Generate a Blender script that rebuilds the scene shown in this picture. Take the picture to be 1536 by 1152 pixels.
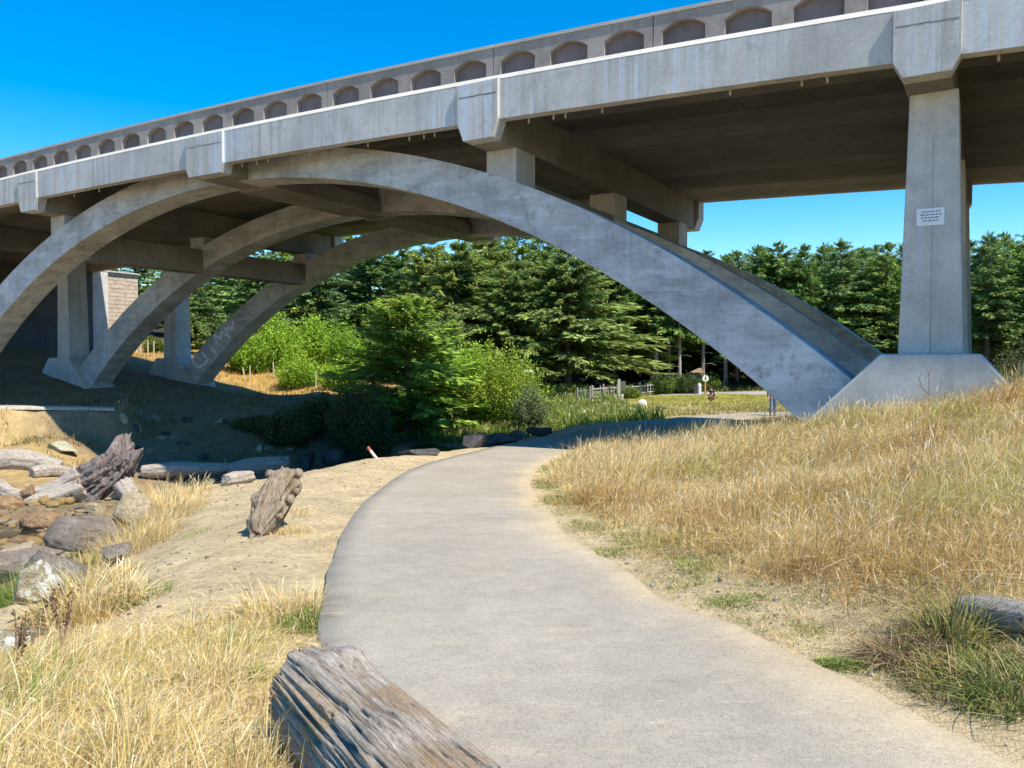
import bpy, bmesh, math, random
import numpy as np
from mathutils import Vector, Matrix

for _o in list(bpy.data.objects):
    bpy.data.objects.remove(_o)
SC = bpy.context.scene
COL = SC.collection
rad = math.radians

# ------------------------------------------------------------------ camera
FPX, PITCH = 1193.0, rad(-1.72)          # focal length in pixels of a 1536 px wide frame
cam = bpy.data.cameras.new('camera')
cam.sensor_width = 36.0
cam.lens = 36.0 * FPX / 1536.0
cam.clip_start, cam.clip_end = 0.05, 3000.0
camo = bpy.data.objects.new('camera', cam)
COL.objects.link(camo)
camo.location = (0, 0, 0)                # eye level is z = 0, the path under it lies at -1.6
camo.rotation_euler = (rad(90) + PITCH, 0, 0)
SC.camera = camo

# ------------------------------------------------------------------ bridge frame: s along, v across, z up
PHI, VD = rad(30.6), 17.66
cP, sP = math.cos(PHI), math.sin(PHI)
def B(s, v, z):
    return (v * sP + s * cP, v * cP - s * sP, z)
def to_sv(x, y):
    return x * cP - y * sP, x * sP + y * cP

# ------------------------------------------------------------------ sky and sun
SUN_S, SUN_V = 0.67, -0.13               # direction towards the sun per metre of height, bridge frame
sx, sy, _ = B(SUN_S, SUN_V, 0)
SUND = Vector((sx, sy, 1.0)).normalized()
EL = math.asin(SUND.z)
AZ = math.atan2(SUND.x, SUND.y)
world = bpy.data.worlds.new('World')
SC.world = world
world.use_nodes = True
wn, wl = world.node_tree.nodes, world.node_tree.links
wn.clear()
sky = wn.new('ShaderNodeTexSky')
sky.sky_type = 'NISHITA'
sky.sun_disc = False
sky.sun_elevation = EL
sky.sun_rotation = AZ
sky.altitude = 0
sky.air_density = 1.0
sky.dust_density = 0.0
sky.ozone_density = 2.0
hs = wn.new('ShaderNodeHueSaturation')
hs.inputs['Saturation'].default_value = 1.6
hs.inputs['Value'].default_value = 1.0
bg = wn.new('ShaderNodeBackground')
bg.inputs['Strength'].default_value = 0.14
wo = wn.new('ShaderNodeOutputWorld')
wl.new(sky.outputs[0], hs.inputs['Color'])
wl.new(hs.outputs[0], bg.inputs['Color'])
wl.new(bg.outputs[0], wo.inputs['Surface'])
sl = bpy.data.lights.new('sun', 'SUN')
sl.energy = 4.4
sl.angle = rad(0.53)
sl.color = (1.0, 0.925, 0.80)
so = bpy.data.objects.new('sun', sl)
COL.objects.link(so)
so.rotation_euler = SUND.to_track_quat('Z', 'Y').to_euler()
SC.view_settings.view_transform = 'Standard'
SC.view_settings.look = 'None'
SC.view_settings.exposure = 0.75
SC.view_settings.gamma = 1.0
SC.cycles.max_bounces = 6
SC.cycles.diffuse_bounces = 2
SC.cycles.glossy_bounces = 2
SC.cycles.transmission_bounces = 4
SC.cycles.caustics_reflective = False
SC.cycles.caustics_refractive = False

# ------------------------------------------------------------------ noise
def _hash(ix, iy, iz, seed):
    n = (ix * 374761393 + iy * 668265263 + iz * 2147483647 + seed * 974711) & 0xFFFFFFFF
    n = ((n ^ (n >> 13)) * 1274126177) & 0xFFFFFFFF
    n = ((n ^ (n >> 16)) * 2246822519) & 0xFFFFFFFF
    return ((n ^ (n >> 15)) & 0xFFFF) / 65535.0
def vnoise(P, seed=0):
    P = np.asarray(P, float)
    if P.shape[1] == 2:
        P = np.c_[P, np.zeros(len(P))]
    I = np.floor(P).astype(np.int64)
    F = P - I
    F = F * F * (3 - 2 * F)
    r = 0
    for dx in (0, 1):
        for dy in (0, 1):
            for dz in (0, 1):
                w = (F[:, 0] if dx else 1 - F[:, 0]) * (F[:, 1] if dy else 1 - F[:, 1]) * (F[:, 2] if dz else 1 - F[:, 2])
                r = r + w * _hash(I[:, 0] + dx, I[:, 1] + dy, I[:, 2] + dz, seed)
    return r * 2 - 1
def fbm(P, oct=4, seed=0, gain=0.5):
    P = np.asarray(P, float)
    a, r, t = 1.0, 0, 0
    for k in range(oct):
        r = r + a * vnoise(P * 2.03 ** k, seed + k * 17)
        t += a
        a *= gain
    return r / t
def sstep(a, b, x):
    t = np.clip((x - a) / (b - a), 0, 1)
    return t * t * (3 - 2 * t)

# ------------------------------------------------------------------ materials
def mat_base(name, rough=0.8, spec=0.3):
    m = bpy.data.materials.new(name)
    m.use_nodes = True
    nt = m.node_tree
    b = nt.nodes['Principled BSDF']
    b.inputs['Roughness'].default_value = rough
    b.inputs['Specular IOR Level'].default_value = spec
    return m, nt, b
def nd(nt, t, **kw):
    n = nt.nodes.new(t)
    for k, v in kw.items():
        if k in n.inputs: n.inputs[k].default_value = v
        else: setattr(n, k, v)
    return n
def coords(nt, scale=(1, 1, 1), rot=(0, 0, 0), out='Object'):
    tc = nt.nodes.new('ShaderNodeTexCoord')
    mp = nt.nodes.new('ShaderNodeMapping')
    mp.inputs['Scale'].default_value = scale
    mp.inputs['Rotation'].default_value = rot
    nt.links.new(tc.outputs[out], mp.inputs['Vector'])
    return mp.outputs[0]
def noise(nt, vec, scale, detail=4, rough=0.55):
    n = nd(nt, 'ShaderNodeTexNoise')
    n.inputs['Scale'].default_value = scale
    n.inputs['Detail'].default_value = detail
    n.inputs['Roughness'].default_value = rough
    nt.links.new(vec, n.inputs['Vector'])
    return n.outputs['Fac']
def ramp(nt, fac, stops, interp='LINEAR'):
    r = nt.nodes.new('ShaderNodeValToRGB')
    r.color_ramp.interpolation = interp
    e = r.color_ramp.elements
    while len(e) < len(stops): e.new(0.5)
    for k, (p, c) in enumerate(stops):
        e[k].position = p
        e[k].color = (c, c, c, 1) if isinstance(c, (int, float)) else (*c, 1)
    nt.links.new(fac, r.inputs[0])
    return r.outputs[0]
def mix(nt, a, b, fac, mode='MIX'):
    m = nt.nodes.new('ShaderNodeMix')
    m.data_type = 'RGBA'
    m.blend_type = mode
    def put(sock, v):
        if isinstance(v, (tuple, list)): sock.default_value = (*v[:3], 1)
        elif isinstance(v, (int, float)): sock.default_value = (v, v, v, 1)
        else: nt.links.new(v, sock)
    put(m.inputs[6], a)
    put(m.inputs[7], b)
    if isinstance(fac, (int, float)): m.inputs[0].default_value = fac
    else: nt.links.new(fac, m.inputs[0])
    return m.outputs[2]
def bump(nt, b, h, strength=0.4, dist=0.02):
    n = nd(nt, 'ShaderNodeBump')
    n.inputs['Strength'].default_value = strength
    n.inputs['Distance'].default_value = dist
    nt.links.new(h, n.inputs['Height'])
    nt.links.new(n.outputs[0], b.inputs['Normal'])

def concrete(name, base, streak=0.5, mottle=0.5, white=0.0, board=None, seed=0.0, bands=0.0):
    m, nt, b = mat_base(name, 0.85, 0.25)
    ROT = (0, 0, PHI)                                   # turn the texture axes along the bridge
    v = coords(nt, (1, 1, 1), ROT)
    off = nd(nt, 'ShaderNodeVectorMath', operation='ADD')
    off.inputs[1].default_value = (seed, seed * 2, seed * 3)
    nt.links.new(v, off.inputs[0])
    v = off.outputs[0]
    big = noise(nt, v, 0.55, 5, 0.6)
    c = mix(nt, tuple(x * (1 - .34 * mottle) for x in base), tuple(min(1, x * (1 + .26 * mottle)) for x in base), ramp(nt, big, [(.33, 0), (.67, 1)]))
    st = nd(nt, 'ShaderNodeMapping')
    st.inputs['Scale'].default_value = (2.6, 2.6, 0.12)
    nt.links.new(v, st.inputs['Vector'])
    s1 = noise(nt, st.outputs[0], 1.6, 5, 0.65)
    c = mix(nt, c, tuple(x * .62 for x in base), mix(nt, 0.0, ramp(nt, s1, [(.50, 0), (.68, 1)]), streak))
    if white:
        # bluish lime bloom running down the face
        st2 = nd(nt, 'ShaderNodeMapping')
        st2.inputs['Scale'].default_value = (4.5, 4.5, 0.10)
        st2.inputs['Location'].default_value = (7, 3, 1)
        nt.links.new(v, st2.inputs['Vector'])
        s2 = noise(nt, st2.outputs[0], 1.3, 4, 0.7)
        pat = noise(nt, v, 0.33, 2)
        w = mix(nt, 0.0, ramp(nt, s2, [(.47, 0), (.60, 1)]), ramp(nt, pat, [(.42, 0), (.58, 1)]))
        c = mix(nt, c, (.58, .63, .70), mix(nt, 0.0, w, white))
    if bands:                                           # pale rubbed patches drawn out along the span
        st3 = nd(nt, 'ShaderNodeMapping')
        st3.inputs['Scale'].default_value = (.55, .55, 2.1)
        st3.inputs['Location'].default_value = (3, 9, 4)
        nt.links.new(v, st3.inputs['Vector'])
        s3 = noise(nt, st3.outputs[0], 1.5, 6, 0.72)
        c = mix(nt, c, (.66, .68, .71), mix(nt, 0.0, ramp(nt, s3, [(.50, 0), (.62, 1)]), bands))
        c = mix(nt, c, tuple(x * .60 for x in base), mix(nt, 0.0, ramp(nt, s3, [(.36, 1), (.46, 0)]), bands * .8))
    blot = noise(nt, v, 1.9, 6, 0.7)
    c = mix(nt, c, tuple(x * .68 for x in base), mix(nt, 0.0, ramp(nt, blot, [(.53, 0), (.66, 1)]), mottle))
    fine = noise(nt, v, 22, 3, 0.6)
    c = mix(nt, c, ramp(nt, fine, [(.3, .78), (.7, 1.12)]), 0.5, 'MULTIPLY')
    h = mix(nt, fine, blot, 0.4)
    if board:                                           # formwork seams along one axis: (axis, spacing)
        sep = nd(nt, 'ShaderNodeSeparateXYZ')
        nt.links.new(v, sep.inputs[0])
        mm = nd(nt, 'ShaderNodeMath', operation='FRACT')
        ml = nd(nt, 'ShaderNodeMath', operation='MULTIPLY')
        ml.inputs[1].default_value = 1.0 / board[1]
        nt.links.new(sep.outputs[board[0]], ml.inputs[0])
        nt.links.new(ml.outputs[0], mm.inputs[0])
        seam = ramp(nt, mm.outputs[0], [(0, 1), (.025, 0)])
        fl = nd(nt, 'ShaderNodeMath', operation='FLOOR')
        nt.links.new(ml.outputs[0], fl.inputs[0])
        wn_ = nd(nt, 'ShaderNodeTexWhiteNoise', noise_dimensions='1D')
        nt.links.new(fl.outputs[0], wn_.inputs['W'])
        c = mix(nt, c, ramp(nt, wn_.outputs[0], [(0, .62), (1, 1.30)]), 0.9, 'MULTIPLY')
        c = mix(nt, c, tuple(x * .38 for x in base), seam)
    nt.links.new(c, b.inputs['Base Color'])
    bump(nt, b, h, 0.35, 0.012)
    return m
def attr_mat(name, rough=0.75, spec=0.2, trans=0.0, nscale=None, nstr=0.3, bumps=None, vary=False):
    m, nt, b = mat_base(name, rough, spec)
    a = nd(nt, 'ShaderNodeAttribute')
    a.attribute_name = 'col'
    c = a.outputs['Color']
    if nscale:
        v = coords(nt)
        for sc in nscale:
            f = noise(nt, v, sc, 4, 0.65)
            c = mix(nt, c, ramp(nt, f, [(.28, 1 - nstr), (.72, 1 + nstr)]), 1.0, 'MULTIPLY')
        if bumps: bump(nt, b, f, *bumps)
    if vary:                                            # every plant a little different from its copies
        oi = nd(nt, 'ShaderNodeObjectInfo')
        c = mix(nt, c, ramp(nt, oi.outputs['Random'], [(0, (.72, .80, .80)), (.35, (1.0, 1.0, .9)), (.7, (.9, .95, 1.1)), (1, (1.22, 1.12, .85))]), 1.0, 'MULTIPLY')
    nt.links.new(c, b.inputs['Base Color'])
    if trans:
        t = nd(nt, 'ShaderNodeBsdfTranslucent')
        nt.links.new(c, t.inputs['Color'])
        x = nd(nt, 'ShaderNodeMixShader')
        x.inputs[0].default_value = trans
        out = nt.nodes['Material Output']
        nt.links.new(b.outputs[0], x.inputs[1])
        nt.links.new(t.outputs[0], x.inputs[2])
        nt.links.new(x.outputs[0], out.inputs['Surface'])
    return m
def plain(name, col, rough=0.6, spec=0.3, nscale=8.0, nstr=0.15, metal=0.0):
    m, nt, b = mat_base(name, rough, spec)
    f = noise(nt, coords(nt), nscale, 4)
    c = mix(nt, col, ramp(nt, f, [(.3, 1 - nstr), (.7, 1 + nstr)]), 1.0, 'MULTIPLY')
    nt.links.new(c, b.inputs['Base Color'])
    b.inputs['Metallic'].default_value = metal
    return m

# ------------------------------------------------------------------ object helpers
def tag(o, label=None, cat=None, group=None, kind=None):
    if label: o['label'] = label
    if cat: o['category'] = cat
    if group: o['group'] = group
    if kind: o['kind'] = kind
    return o
def thing(name, label, cat, loc=(0, 0, 0), group=None):
    o = bpy.data.objects.new(name, None)
    COL.objects.link(o)
    o.location = loc
    o.empty_display_size = 0.2
    return tag(o, label, cat, group)
def wloc(o):
    p = Vector((0, 0, 0))
    while o is not None:
        p += Vector(o.location)
        o = o.parent
    return p
def link_mesh(name, me, mat, parent=None, loc=None):
    o = bpy.data.objects.new(name, me)
    COL.objects.link(o)
    if mat is not None and not me.materials: me.materials.append(mat)
    if parent is not None: o.parent = parent
    if loc is not None: o.location = loc
    return o
def fast_mesh(name, V, Q, cols=None, smooth=False):
    """mesh from vertex array and an (n,3) or (n,4) face array; cols = one colour per vertex"""
    V = np.asarray(V, np.float32)
    Q = np.asarray(Q, np.int32)
    me = bpy.data.meshes.new(name)
    n, k = Q.shape
    me.vertices.add(len(V))
    me.vertices.foreach_set('co', V.ravel())
    me.loops.add(n * k)
    me.loops.foreach_set('vertex_index', Q.ravel())
    me.polygons.add(n)
    me.polygons.foreach_set('loop_start', np.arange(0, n * k, k, dtype=np.int32))
    if smooth: me.polygons.foreach_set('use_smooth', np.ones(n, dtype=bool))
    if cols is not None:
        a = me.color_attributes.new('col', 'FLOAT_COLOR', 'POINT')
        c = np.ones((len(V), 4), np.float32)
        c[:, :3] = cols
        a.data.foreach_set('color', c.ravel())
    me.update(calc_edges=True)
    me.validate()
    return me
class MB:
    """collects boxes, prisms and tubes in world space; build() links them as ONE mesh object"""
    def __init__(s): s.v, s.f = [], []
    def add(s, V, F):
        n = len(s.v)
        s.v += [tuple(p) for p in V]
        s.f += [tuple(i + n for i in f) for f in F]
        return s
    def hexa(s, P):            # 8 points: bottom ring 0-3, top ring 4-7
        return s.add(P, [(3, 2, 1, 0), (4, 5, 6, 7), (0, 1, 5, 4), (1, 2, 6, 5), (2, 3, 7, 6), (3, 0, 4, 7)])
    def box(s, x0, x1, y0, y1, z0, z1):
        return s.hexa([(x0, y0, z0), (x1, y0, z0), (x1, y1, z0), (x0, y1, z0), (x0, y0, z1), (x1, y0, z1), (x1, y1, z1), (x0, y1, z1)])
    def bbox(s, s0, s1, v0, v1, z0, z1):       # box in the bridge frame
        return s.hexa([B(s0, v0, z0), B(s1, v0, z0), B(s1, v1, z0), B(s0, v1, z0), B(s0, v0, z1), B(s1, v0, z1), B(s1, v1, z1), B(s0, v1, z1)])
    def sprism(s, prof, v0, v1):               # (s,z) outline swept across the bridge
        n = len(prof)
        V = [B(a, v0, z) for a, z in prof] + [B(a, v1, z) for a, z in prof]
        F = [tuple(range(n - 1, -1, -1)), tuple(range(n, 2 * n))] + [(i, (i + 1) % n, n + (i + 1) % n, n + i) for i in range(n)]
        return s.add(V, F)
    def sweep(s, prof, ss, zf):                # (v,dz) outline swept along the bridge over the height zf(s)
        n, V, F = len(prof), [], []
        for a in ss: V += [B(a, v, zf(a) + dz) for v, dz in prof]
        for k in range(len(ss) - 1):
            for i in range(n):
                j = (i + 1) % n
                F.append((k * n + i, k * n + j, (k + 1) * n + j, (k + 1) * n + i))
        F += [tuple(range(n - 1, -1, -1)), tuple(range((len(ss) - 1) * n, len(ss) * n))]
        return s.add(V, F)
    def tube(s, P, R, seg=8, cap=True):
        P = [Vector(p) for p in P]
        n, V, F = len(P), [], []
        up = Vector((0.13, 0.31, 0.94))
        for k in range(n):
            d = (P[min(k + 1, n - 1)] - P[max(k - 1, 0)]).normalized()
            a = d.cross(up)
            if a.length < 1e-3: a = d.cross(Vector((1, 0, 0)))
            a.normalize()
            b_ = d.cross(a)
            r = R[k] if hasattr(R, '__len__') else R
            for i in range(seg):
                t = 2 * math.pi * i / seg
                V.append(P[k] + a * (r * math.cos(t)) + b_ * (r * math.sin(t)))
        for k in range(n - 1):
            for i in range(seg):
                j = (i + 1) % seg
                F.append((k * seg + i, k * seg + j, (k + 1) * seg + j, (k + 1) * seg + i))
        if cap: F += [tuple(range(seg - 1, -1, -1)), tuple(range((n - 1) * seg, n * seg))]
        return s.add(V, F)
    def build(s, name, mat, parent=None, bevel=0.0, smooth=False):
        off = wloc(parent) if parent is not None else Vector((0, 0, 0))
        me = bpy.data.meshes.new(name)
        me.from_pydata([tuple(Vector(p) - off) for p in s.v], [], s.f)
        bm = bmesh.new()
        bm.from_mesh(me)
        bmesh.ops.recalc_face_normals(bm, faces=bm.faces)
        bm.to_mesh(me)
        bm.free()
        if smooth:
            me.polygons.foreach_set('use_smooth', np.ones(len(me.polygons), dtype=bool))
        me.update()
        o = link_mesh(name, me, mat, parent)
        if bevel:
            md = o.modifiers.new('bevel', 'BEVEL')
            md.width = bevel
            md.segments = 2
            md.limit_method = 'ANGLE'
            md.angle_limit = rad(40)
        return o

# ================================================================== THE GROUND
PATH = np.array([(1.75, -2.5), (1.30, 0.5), (.80, 3.1), (-.11, 5.68), (-.62, 8.67), (-.91, 12.19), (-.68, 16.37), (.42, 20.6), (2.0, 25), (4.5, 30), (7.5, 35), (11, 38.7), (16, 41.3), (24, 43.5), (34, 45.0), (46, 46)])
PATHZ = np.array([-1.53, -1.56, -1.62, -1.75, -1.9, -2.05, -2.2, -2.35, -2.48, -2.60, -2.68, -2.70, -2.72, -2.72, -2.7, -2.6])
def catmull(P, n):
    P = np.vstack([2 * P[0] - P[1], P, 2 * P[-1] - P[-2]])
    out = []
    for i in range(1, len(P) - 2):
        t = np.linspace(0, 1, n, endpoint=False)[:, None]
        a, b, c, d = P[i - 1], P[i], P[i + 1], P[i + 2]
        out.append(.5 * (2 * b + (c - a) * t + (2 * a - 5 * b + 4 * c - d) * t * t + (3 * b - a - 3 * c + d) * t ** 3))
    out.append(P[-2][None])
    return np.vstack(out)
PC = catmull(np.c_[PATH, PATHZ], 12)
PHALF = 1.22
LPC = catmull(np.array([(-17.2, 34.6, -2.06), (-18.6, 34.2, -2.0), (-22, 33.5, -1.93), (-27, 32.2, -1.9), (-34, 30, -1.9)]), 8)   # the narrow path on the far bank
def path_dist(X, Y, pc=None):
    """signed distance from a path's middle line (right side positive) and its height there"""
    pc = PC if pc is None else pc
    X, Y = np.asarray(X, float), np.asarray(Y, float)
    d = np.full(X.shape, 1e9); sg = np.zeros(X.shape); z = np.zeros(X.shape)
    T = np.gradient(pc[:, :2], axis=0)
    for k in range(len(pc)):
        dx, dy = X - pc[k, 0], Y - pc[k, 1]
        q = dx * dx + dy * dy
        m = q < d
        d = np.where(m, q, d)
        sg = np.where(m, np.sign(T[k, 1] * dx - T[k, 0] * dy), sg)
        z = np.where(m, pc[k, 2], z)
    return np.sqrt(d) * sg, z
CTRL = [  # x, y, z of surveyed ground points
    # sandy shoulder left of the path and the lip above the creek
    (-3.5, 8.7, -2.02), (-3.0, 7, -1.95), (-4.5, 14.5, -2.25), (-3.3, 18.7, -2.36), (-4.1, 16.8, -2.3), (-5.8, 13.7, -2.4), (-2.0, 22, -2.55),
    (-5.6, 19.6, -3.4), (-7.2, 17.4, -3.4), (-4.6, 22.8, -3.5), (-2.8, 26, -3.6), (-7.1, 15, -2.8), (-4.6, 11.5, -2.25),
    # creek gully
    (-13.2, 26, -4.5), (-9, 27.5, -4.7), (-6, 31.5, -4.85), (-3.5, 38, -4.7), (-5.0, 41.5, -4.6), (-9, 46, -4.3), (-14, 22, -4.65), (-17, 20, -4.8), (-25, 16, -5.0), (-40, 12, -5.2),
    (-18, 24, -4.5), (-22, 22, -4.6),
    # foreground left
    (-2, 5, -1.8), (-2.2, 3, -1.72), (-3.6, 5, -2.1), (-5.6, 10, -2.85), (-6.5, 9, -3.0), (-8.3, 13.5, -3.6), (-9, 16.4, -3.95), (-12.5, 20.5, -4.65), (-6.6, 11, -3.2), (-5, 6.5, -2.6), (-8, 8, -3.6), (-5, 2, -2.5),
    # far bank
    (-16.9, 31.2, -3.9), (-18.4, 31, -3.15), (-20, 31, -3.6), (-24, 28, -4.2), (-14.9, 38, -2.6), (-17, 42, -2.1), (-12, 33.5, -4.2), (-9.5, 40, -3.3), (-12, 45, -2.4), (-19, 53, -1.73), (-14.1, 50.2, -2.5), (-11.7, 48.8, -1.95), (-16, 55.5, -1.2), (-12.6, 51.5, -1.8), (-17.5, 60, -.6),
    (-27.4, 62, .5), (-23.2, 43.2, -1.48), (-19.4, 49.8, -1.5), (-26.5, 46, -.55), (-28.5, 38.5, -1.5), (-35, 42, .2), (-39.6, 43, .8), (-31, 58, .7), (-33, 34, -1.6), (-45, 30, -1), (-40, 22, -3.5),
    # inland valley
    (-1, 50, -3.5), (-4.5, 48.5, -3.65), (-1.5, 45.5, -4.0), (2, 45, -3.6), (4.7, 55, -3.05), (1.4, 40, -3.9), (-8, 55, -3.0), (-3, 62, -3.2), (2, 36, -3.2), (3.2, 34, -2.8), (-15, 62, -1.2), (-3, 75, -2.5), (-20, 75, 0.0),
    # lawn and far road
    (9, 52, -2.85), (8, 60, -2.95), (15, 50, -2.78), (18, 64, -2.72), (26, 62, -2.6), (14, 75, -2.6), (30, 78, -2.0), (20, 95, -1.5),
    # right bank
    (2.7, 4.3, -1.5), (4, 4, -1.32), (7, 3, -.9), (5.8, 9, -1.28), (9, 10, -.75), (14, 12, -.10), (3, 12, -1.8), (4, 16, -1.95), (3.4, 19, -2.12), (10.3, 16, -.62), (6.8, 17.3, -1.45), (8.75, 16.6, -1.02),
    (5.5, 13.5, -1.55), (2.6, 8.7, -1.72), (7.6, 24.6, -2.4), (10.1, 23.1, -1.7), (12.7, 21.5, -.9), (17, 19, .4), (21.3, 16.4, 1.6), (12.2, 31, -2.55), (16.8, 28.4, -1.1), (23, 29, .2), (14.2, 29.9, -1.9),
    (28, 45, -2.0), (22, 40, -2.5), (36, 60, -2), (20, 4, .3), (12, 3, -.4), (30, 10, 2.5), (40, 25, 2.5),
    # behind the camera and far ring
    (5, -6, -1.0), (-5, -6, -2.6), (0, -12, -1.5), (-15, 0, -4.4), (-15, 9, -4.8), (-40, -20, -6), (20, -20, 0), (60, 0, 3), (80, 60, 2), (60, 110, 1), (0, 110, 0), (-40, 100, 4), (-80, 60, 4), (-80, 10, -4), (0, -60, -6), (0, 180, 4), (120, 160, 6), (-120, 160, 8)]
CTRL = np.array(CTRL + [(p[0], p[1], z) for p, z in zip(PATH, PATHZ)])
def _U(r2): return np.where(r2 > 1e-12, r2 * np.log(np.maximum(r2, 1e-12)), 0)
def _tps():
    P = CTRL[:, :2] / 10
    n = len(P)
    K = _U(((P[:, None] - P[None]) ** 2).sum(2)) + np.eye(n) * 0.004
    A = np.zeros((n + 3, n + 3))
    A[:n, :n] = K; A[:n, n] = 1; A[:n, n + 1:] = P; A[n, :n] = 1; A[n + 1:, :n] = P.T
    return P, np.linalg.solve(A, np.r_[CTRL[:, 2], 0, 0, 0])
_TP, _TW = _tps()
def tps(X, Y):
    X, Y = np.asarray(X, float).ravel(), np.asarray(Y, float).ravel()
    R = np.hypot(X, Y - 40)
    k = np.where(R > 170, 170 / np.maximum(R, 1e-6), 1.0)
    q = np.c_[X * k, 40 + (Y - 40) * k] / 10
    out = np.empty(len(q))
    for i in range(0, len(q), 20000):
        c = q[i:i + 20000]
        out[i:i + 20000] = _U(((c[:, None] - _TP[None]) ** 2).sum(2)) @ _TW[:len(_TP)] + _TW[-3] + c @ _TW[-2:]
    return out
def ground_z(X, Y):
    X, Y = np.asarray(X, float).ravel(), np.asarray(Y, float).ravel()
    z = tps(X, Y)
    d, pz = path_dist(X, Y)
    a = np.abs(d)
    rough = 0.10 * fbm(np.c_[X, Y] * .55, 4, 3) + 0.035 * fbm(np.c_[X, Y] * 2.7, 3, 9)
    w = sstep(PHALF, PHALF + 1.2, a)
    z = z + rough * (0.12 + 0.88 * w)
    k = 1 - sstep(PHALF + .05, PHALF + 1.3, a)            # the path lies on its own bench
    low = np.where(d < 0, .060, .018)                     # its left edge stands proud of the sand
    z = z * (1 - k) + (pz - low) * k
    dl, pl = path_dist(X, Y, LPC)
    k = 1 - sstep(.5, 1.3, np.abs(dl))
    return z * (1 - k) + (pl - .03) * k
def gz(x, y): return float(ground_z([x], [y])[0])
def pixel_ray(px, py):
    x, z = (px - 768) / FPX, -(py - 576) / FPX
    c, s = math.cos(PITCH), math.sin(PITCH)
    return np.array([x, c - z * s, s + z * c])
_T = np.geomspace(1.5, 130, 1400)
def spot(px, py):
    """where the sight line through a pixel of the survey photograph meets the ground"""
    r = pixel_ray(px, py)
    P = r[None] * _T[:, None]
    h = P[:, 2] - ground_z(P[:, 0], P[:, 1])
    k = np.argmax(h < 0)
    if h[k] >= 0: k = len(_T) - 1
    t = _T[k - 1] + (_T[k] - _T[k - 1]) * h[k - 1] / max(1e-9, h[k - 1] - h[k]) if k else _T[0]
    p = r * t
    return Vector((p[0], p[1], gz(p[0], p[1])))
def at_y(px, Y):
    """ground point seen in column px at distance Y"""
    x = (px - 768) / FPX * Y
    return Vector((x, Y, gz(x, Y)))

def axis(lo, hi, c0, c1, step, grow):
    a = list(np.arange(c0, c1 + 1e-6, step))
    d, x = step, c1
    while x < hi:
        d *= grow; x += d; a.append(x)
    d, x = step, c0
    while x > lo:
        d *= grow; x -= d; a.insert(0, x)
    return np.array(a)
gx = axis(-900, 900, -9, 10, .11, 1.045)
gy = axis(-500, 1200, -1, 24, .12, 1.045)
GX, GY = np.meshgrid(gx, gy)
gZ = ground_z(GX, GY)
gX, gY = GX.ravel(), GY.ravel()
pd, _ = path_dist(gX, gY)
P2 = np.c_[gX, gY]
n1, n2, n3 = fbm(P2 * .35, 4, 21), fbm(P2 * 1.3, 4, 22), fbm(P2 * 4.5, 3, 23)
sand = np.array([.52, .405, .235]); straw = np.array([.40, .29, .13]); green = np.array([.13, .17, .035]); olive = np.array([.22, .20, .06])
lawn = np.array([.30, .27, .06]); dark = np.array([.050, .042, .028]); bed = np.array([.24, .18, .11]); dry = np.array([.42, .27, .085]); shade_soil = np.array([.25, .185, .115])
gs, gv = to_sv(gX, gY)
C = np.tile(sand, (len(gX), 1)) * (1 + .10 * n2 + .10 * n3)[:, None]
def lay(col, w, var=.18):
    global C
    w = np.clip(w, 0, 1)[:, None]
    C = C * (1 - w) + (col * (1 + var * n3 + var * n2)[:, None]) * w
right = sstep(PHALF + .35, PHALF + 1.5, pd + .35 * n2)
lay(straw, right * (gY < 45))
lay(olive, sstep(.12, .4, n2 + .3 * n3) * sstep(PHALF + .15, PHALF + .4, pd) * (1 - sstep(PHALF + 1.0, PHALF + 2.0, pd)) * .55)
lay(bed, sstep(-2.9, -3.6, gZ + .35 * n2) * (gY < 50))
lay(np.array([.44, .31, .13]), sstep(-12, -16, gX) * sstep(24, 28, gY + 2 * n1) * (gY < 60) * .8)          # ochre far bank
lay(shade_soil, sstep(17.8, 19, gv) * (1 - sstep(35, 36.5, gv)) * (gX < -4) * .85)  # shade put into the soil colour along the strip of the bridge's shadow
lay(dry, sstep(36, 37.5, gv + n1) * (gX < -7) * (gY < 75))
lay(green, sstep(35.5, 37.5, gv + .8 * n1) * sstep(-9, -5, gX + 1.5 * n1) * (1 - sstep(6, 10, gX + 1.5 * n1)) * (gY < 75))
lay(lawn, sstep(6, 9, gX + 1.2 * n1) * sstep(46.5, 48, gY + n1) * (gY < 75))
lay(np.array([.40, .32, .15]), sstep(5, 8, gX + n1) * sstep(39.5, 40.5, gY) * (1 - sstep(47.5, 49, gY + 1.5 * n2)) * .9)
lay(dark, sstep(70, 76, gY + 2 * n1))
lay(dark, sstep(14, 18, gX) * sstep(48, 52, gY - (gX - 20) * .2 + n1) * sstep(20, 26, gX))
nx, ny = len(gx), len(gy)
idx = np.arange(nx * ny).reshape(ny, nx)
Q = np.stack([idx[:-1, :-1], idx[:-1, 1:], idx[1:, 1:], idx[1:, :-1]], -1).reshape(-1, 4)
M_ground = attr_mat('ground_soil', .95, .1, 0, (2.2, 14, 60), .24, (.9, .03))
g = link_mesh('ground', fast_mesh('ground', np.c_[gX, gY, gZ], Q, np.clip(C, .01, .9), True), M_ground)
tag(g, kind='structure')

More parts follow.
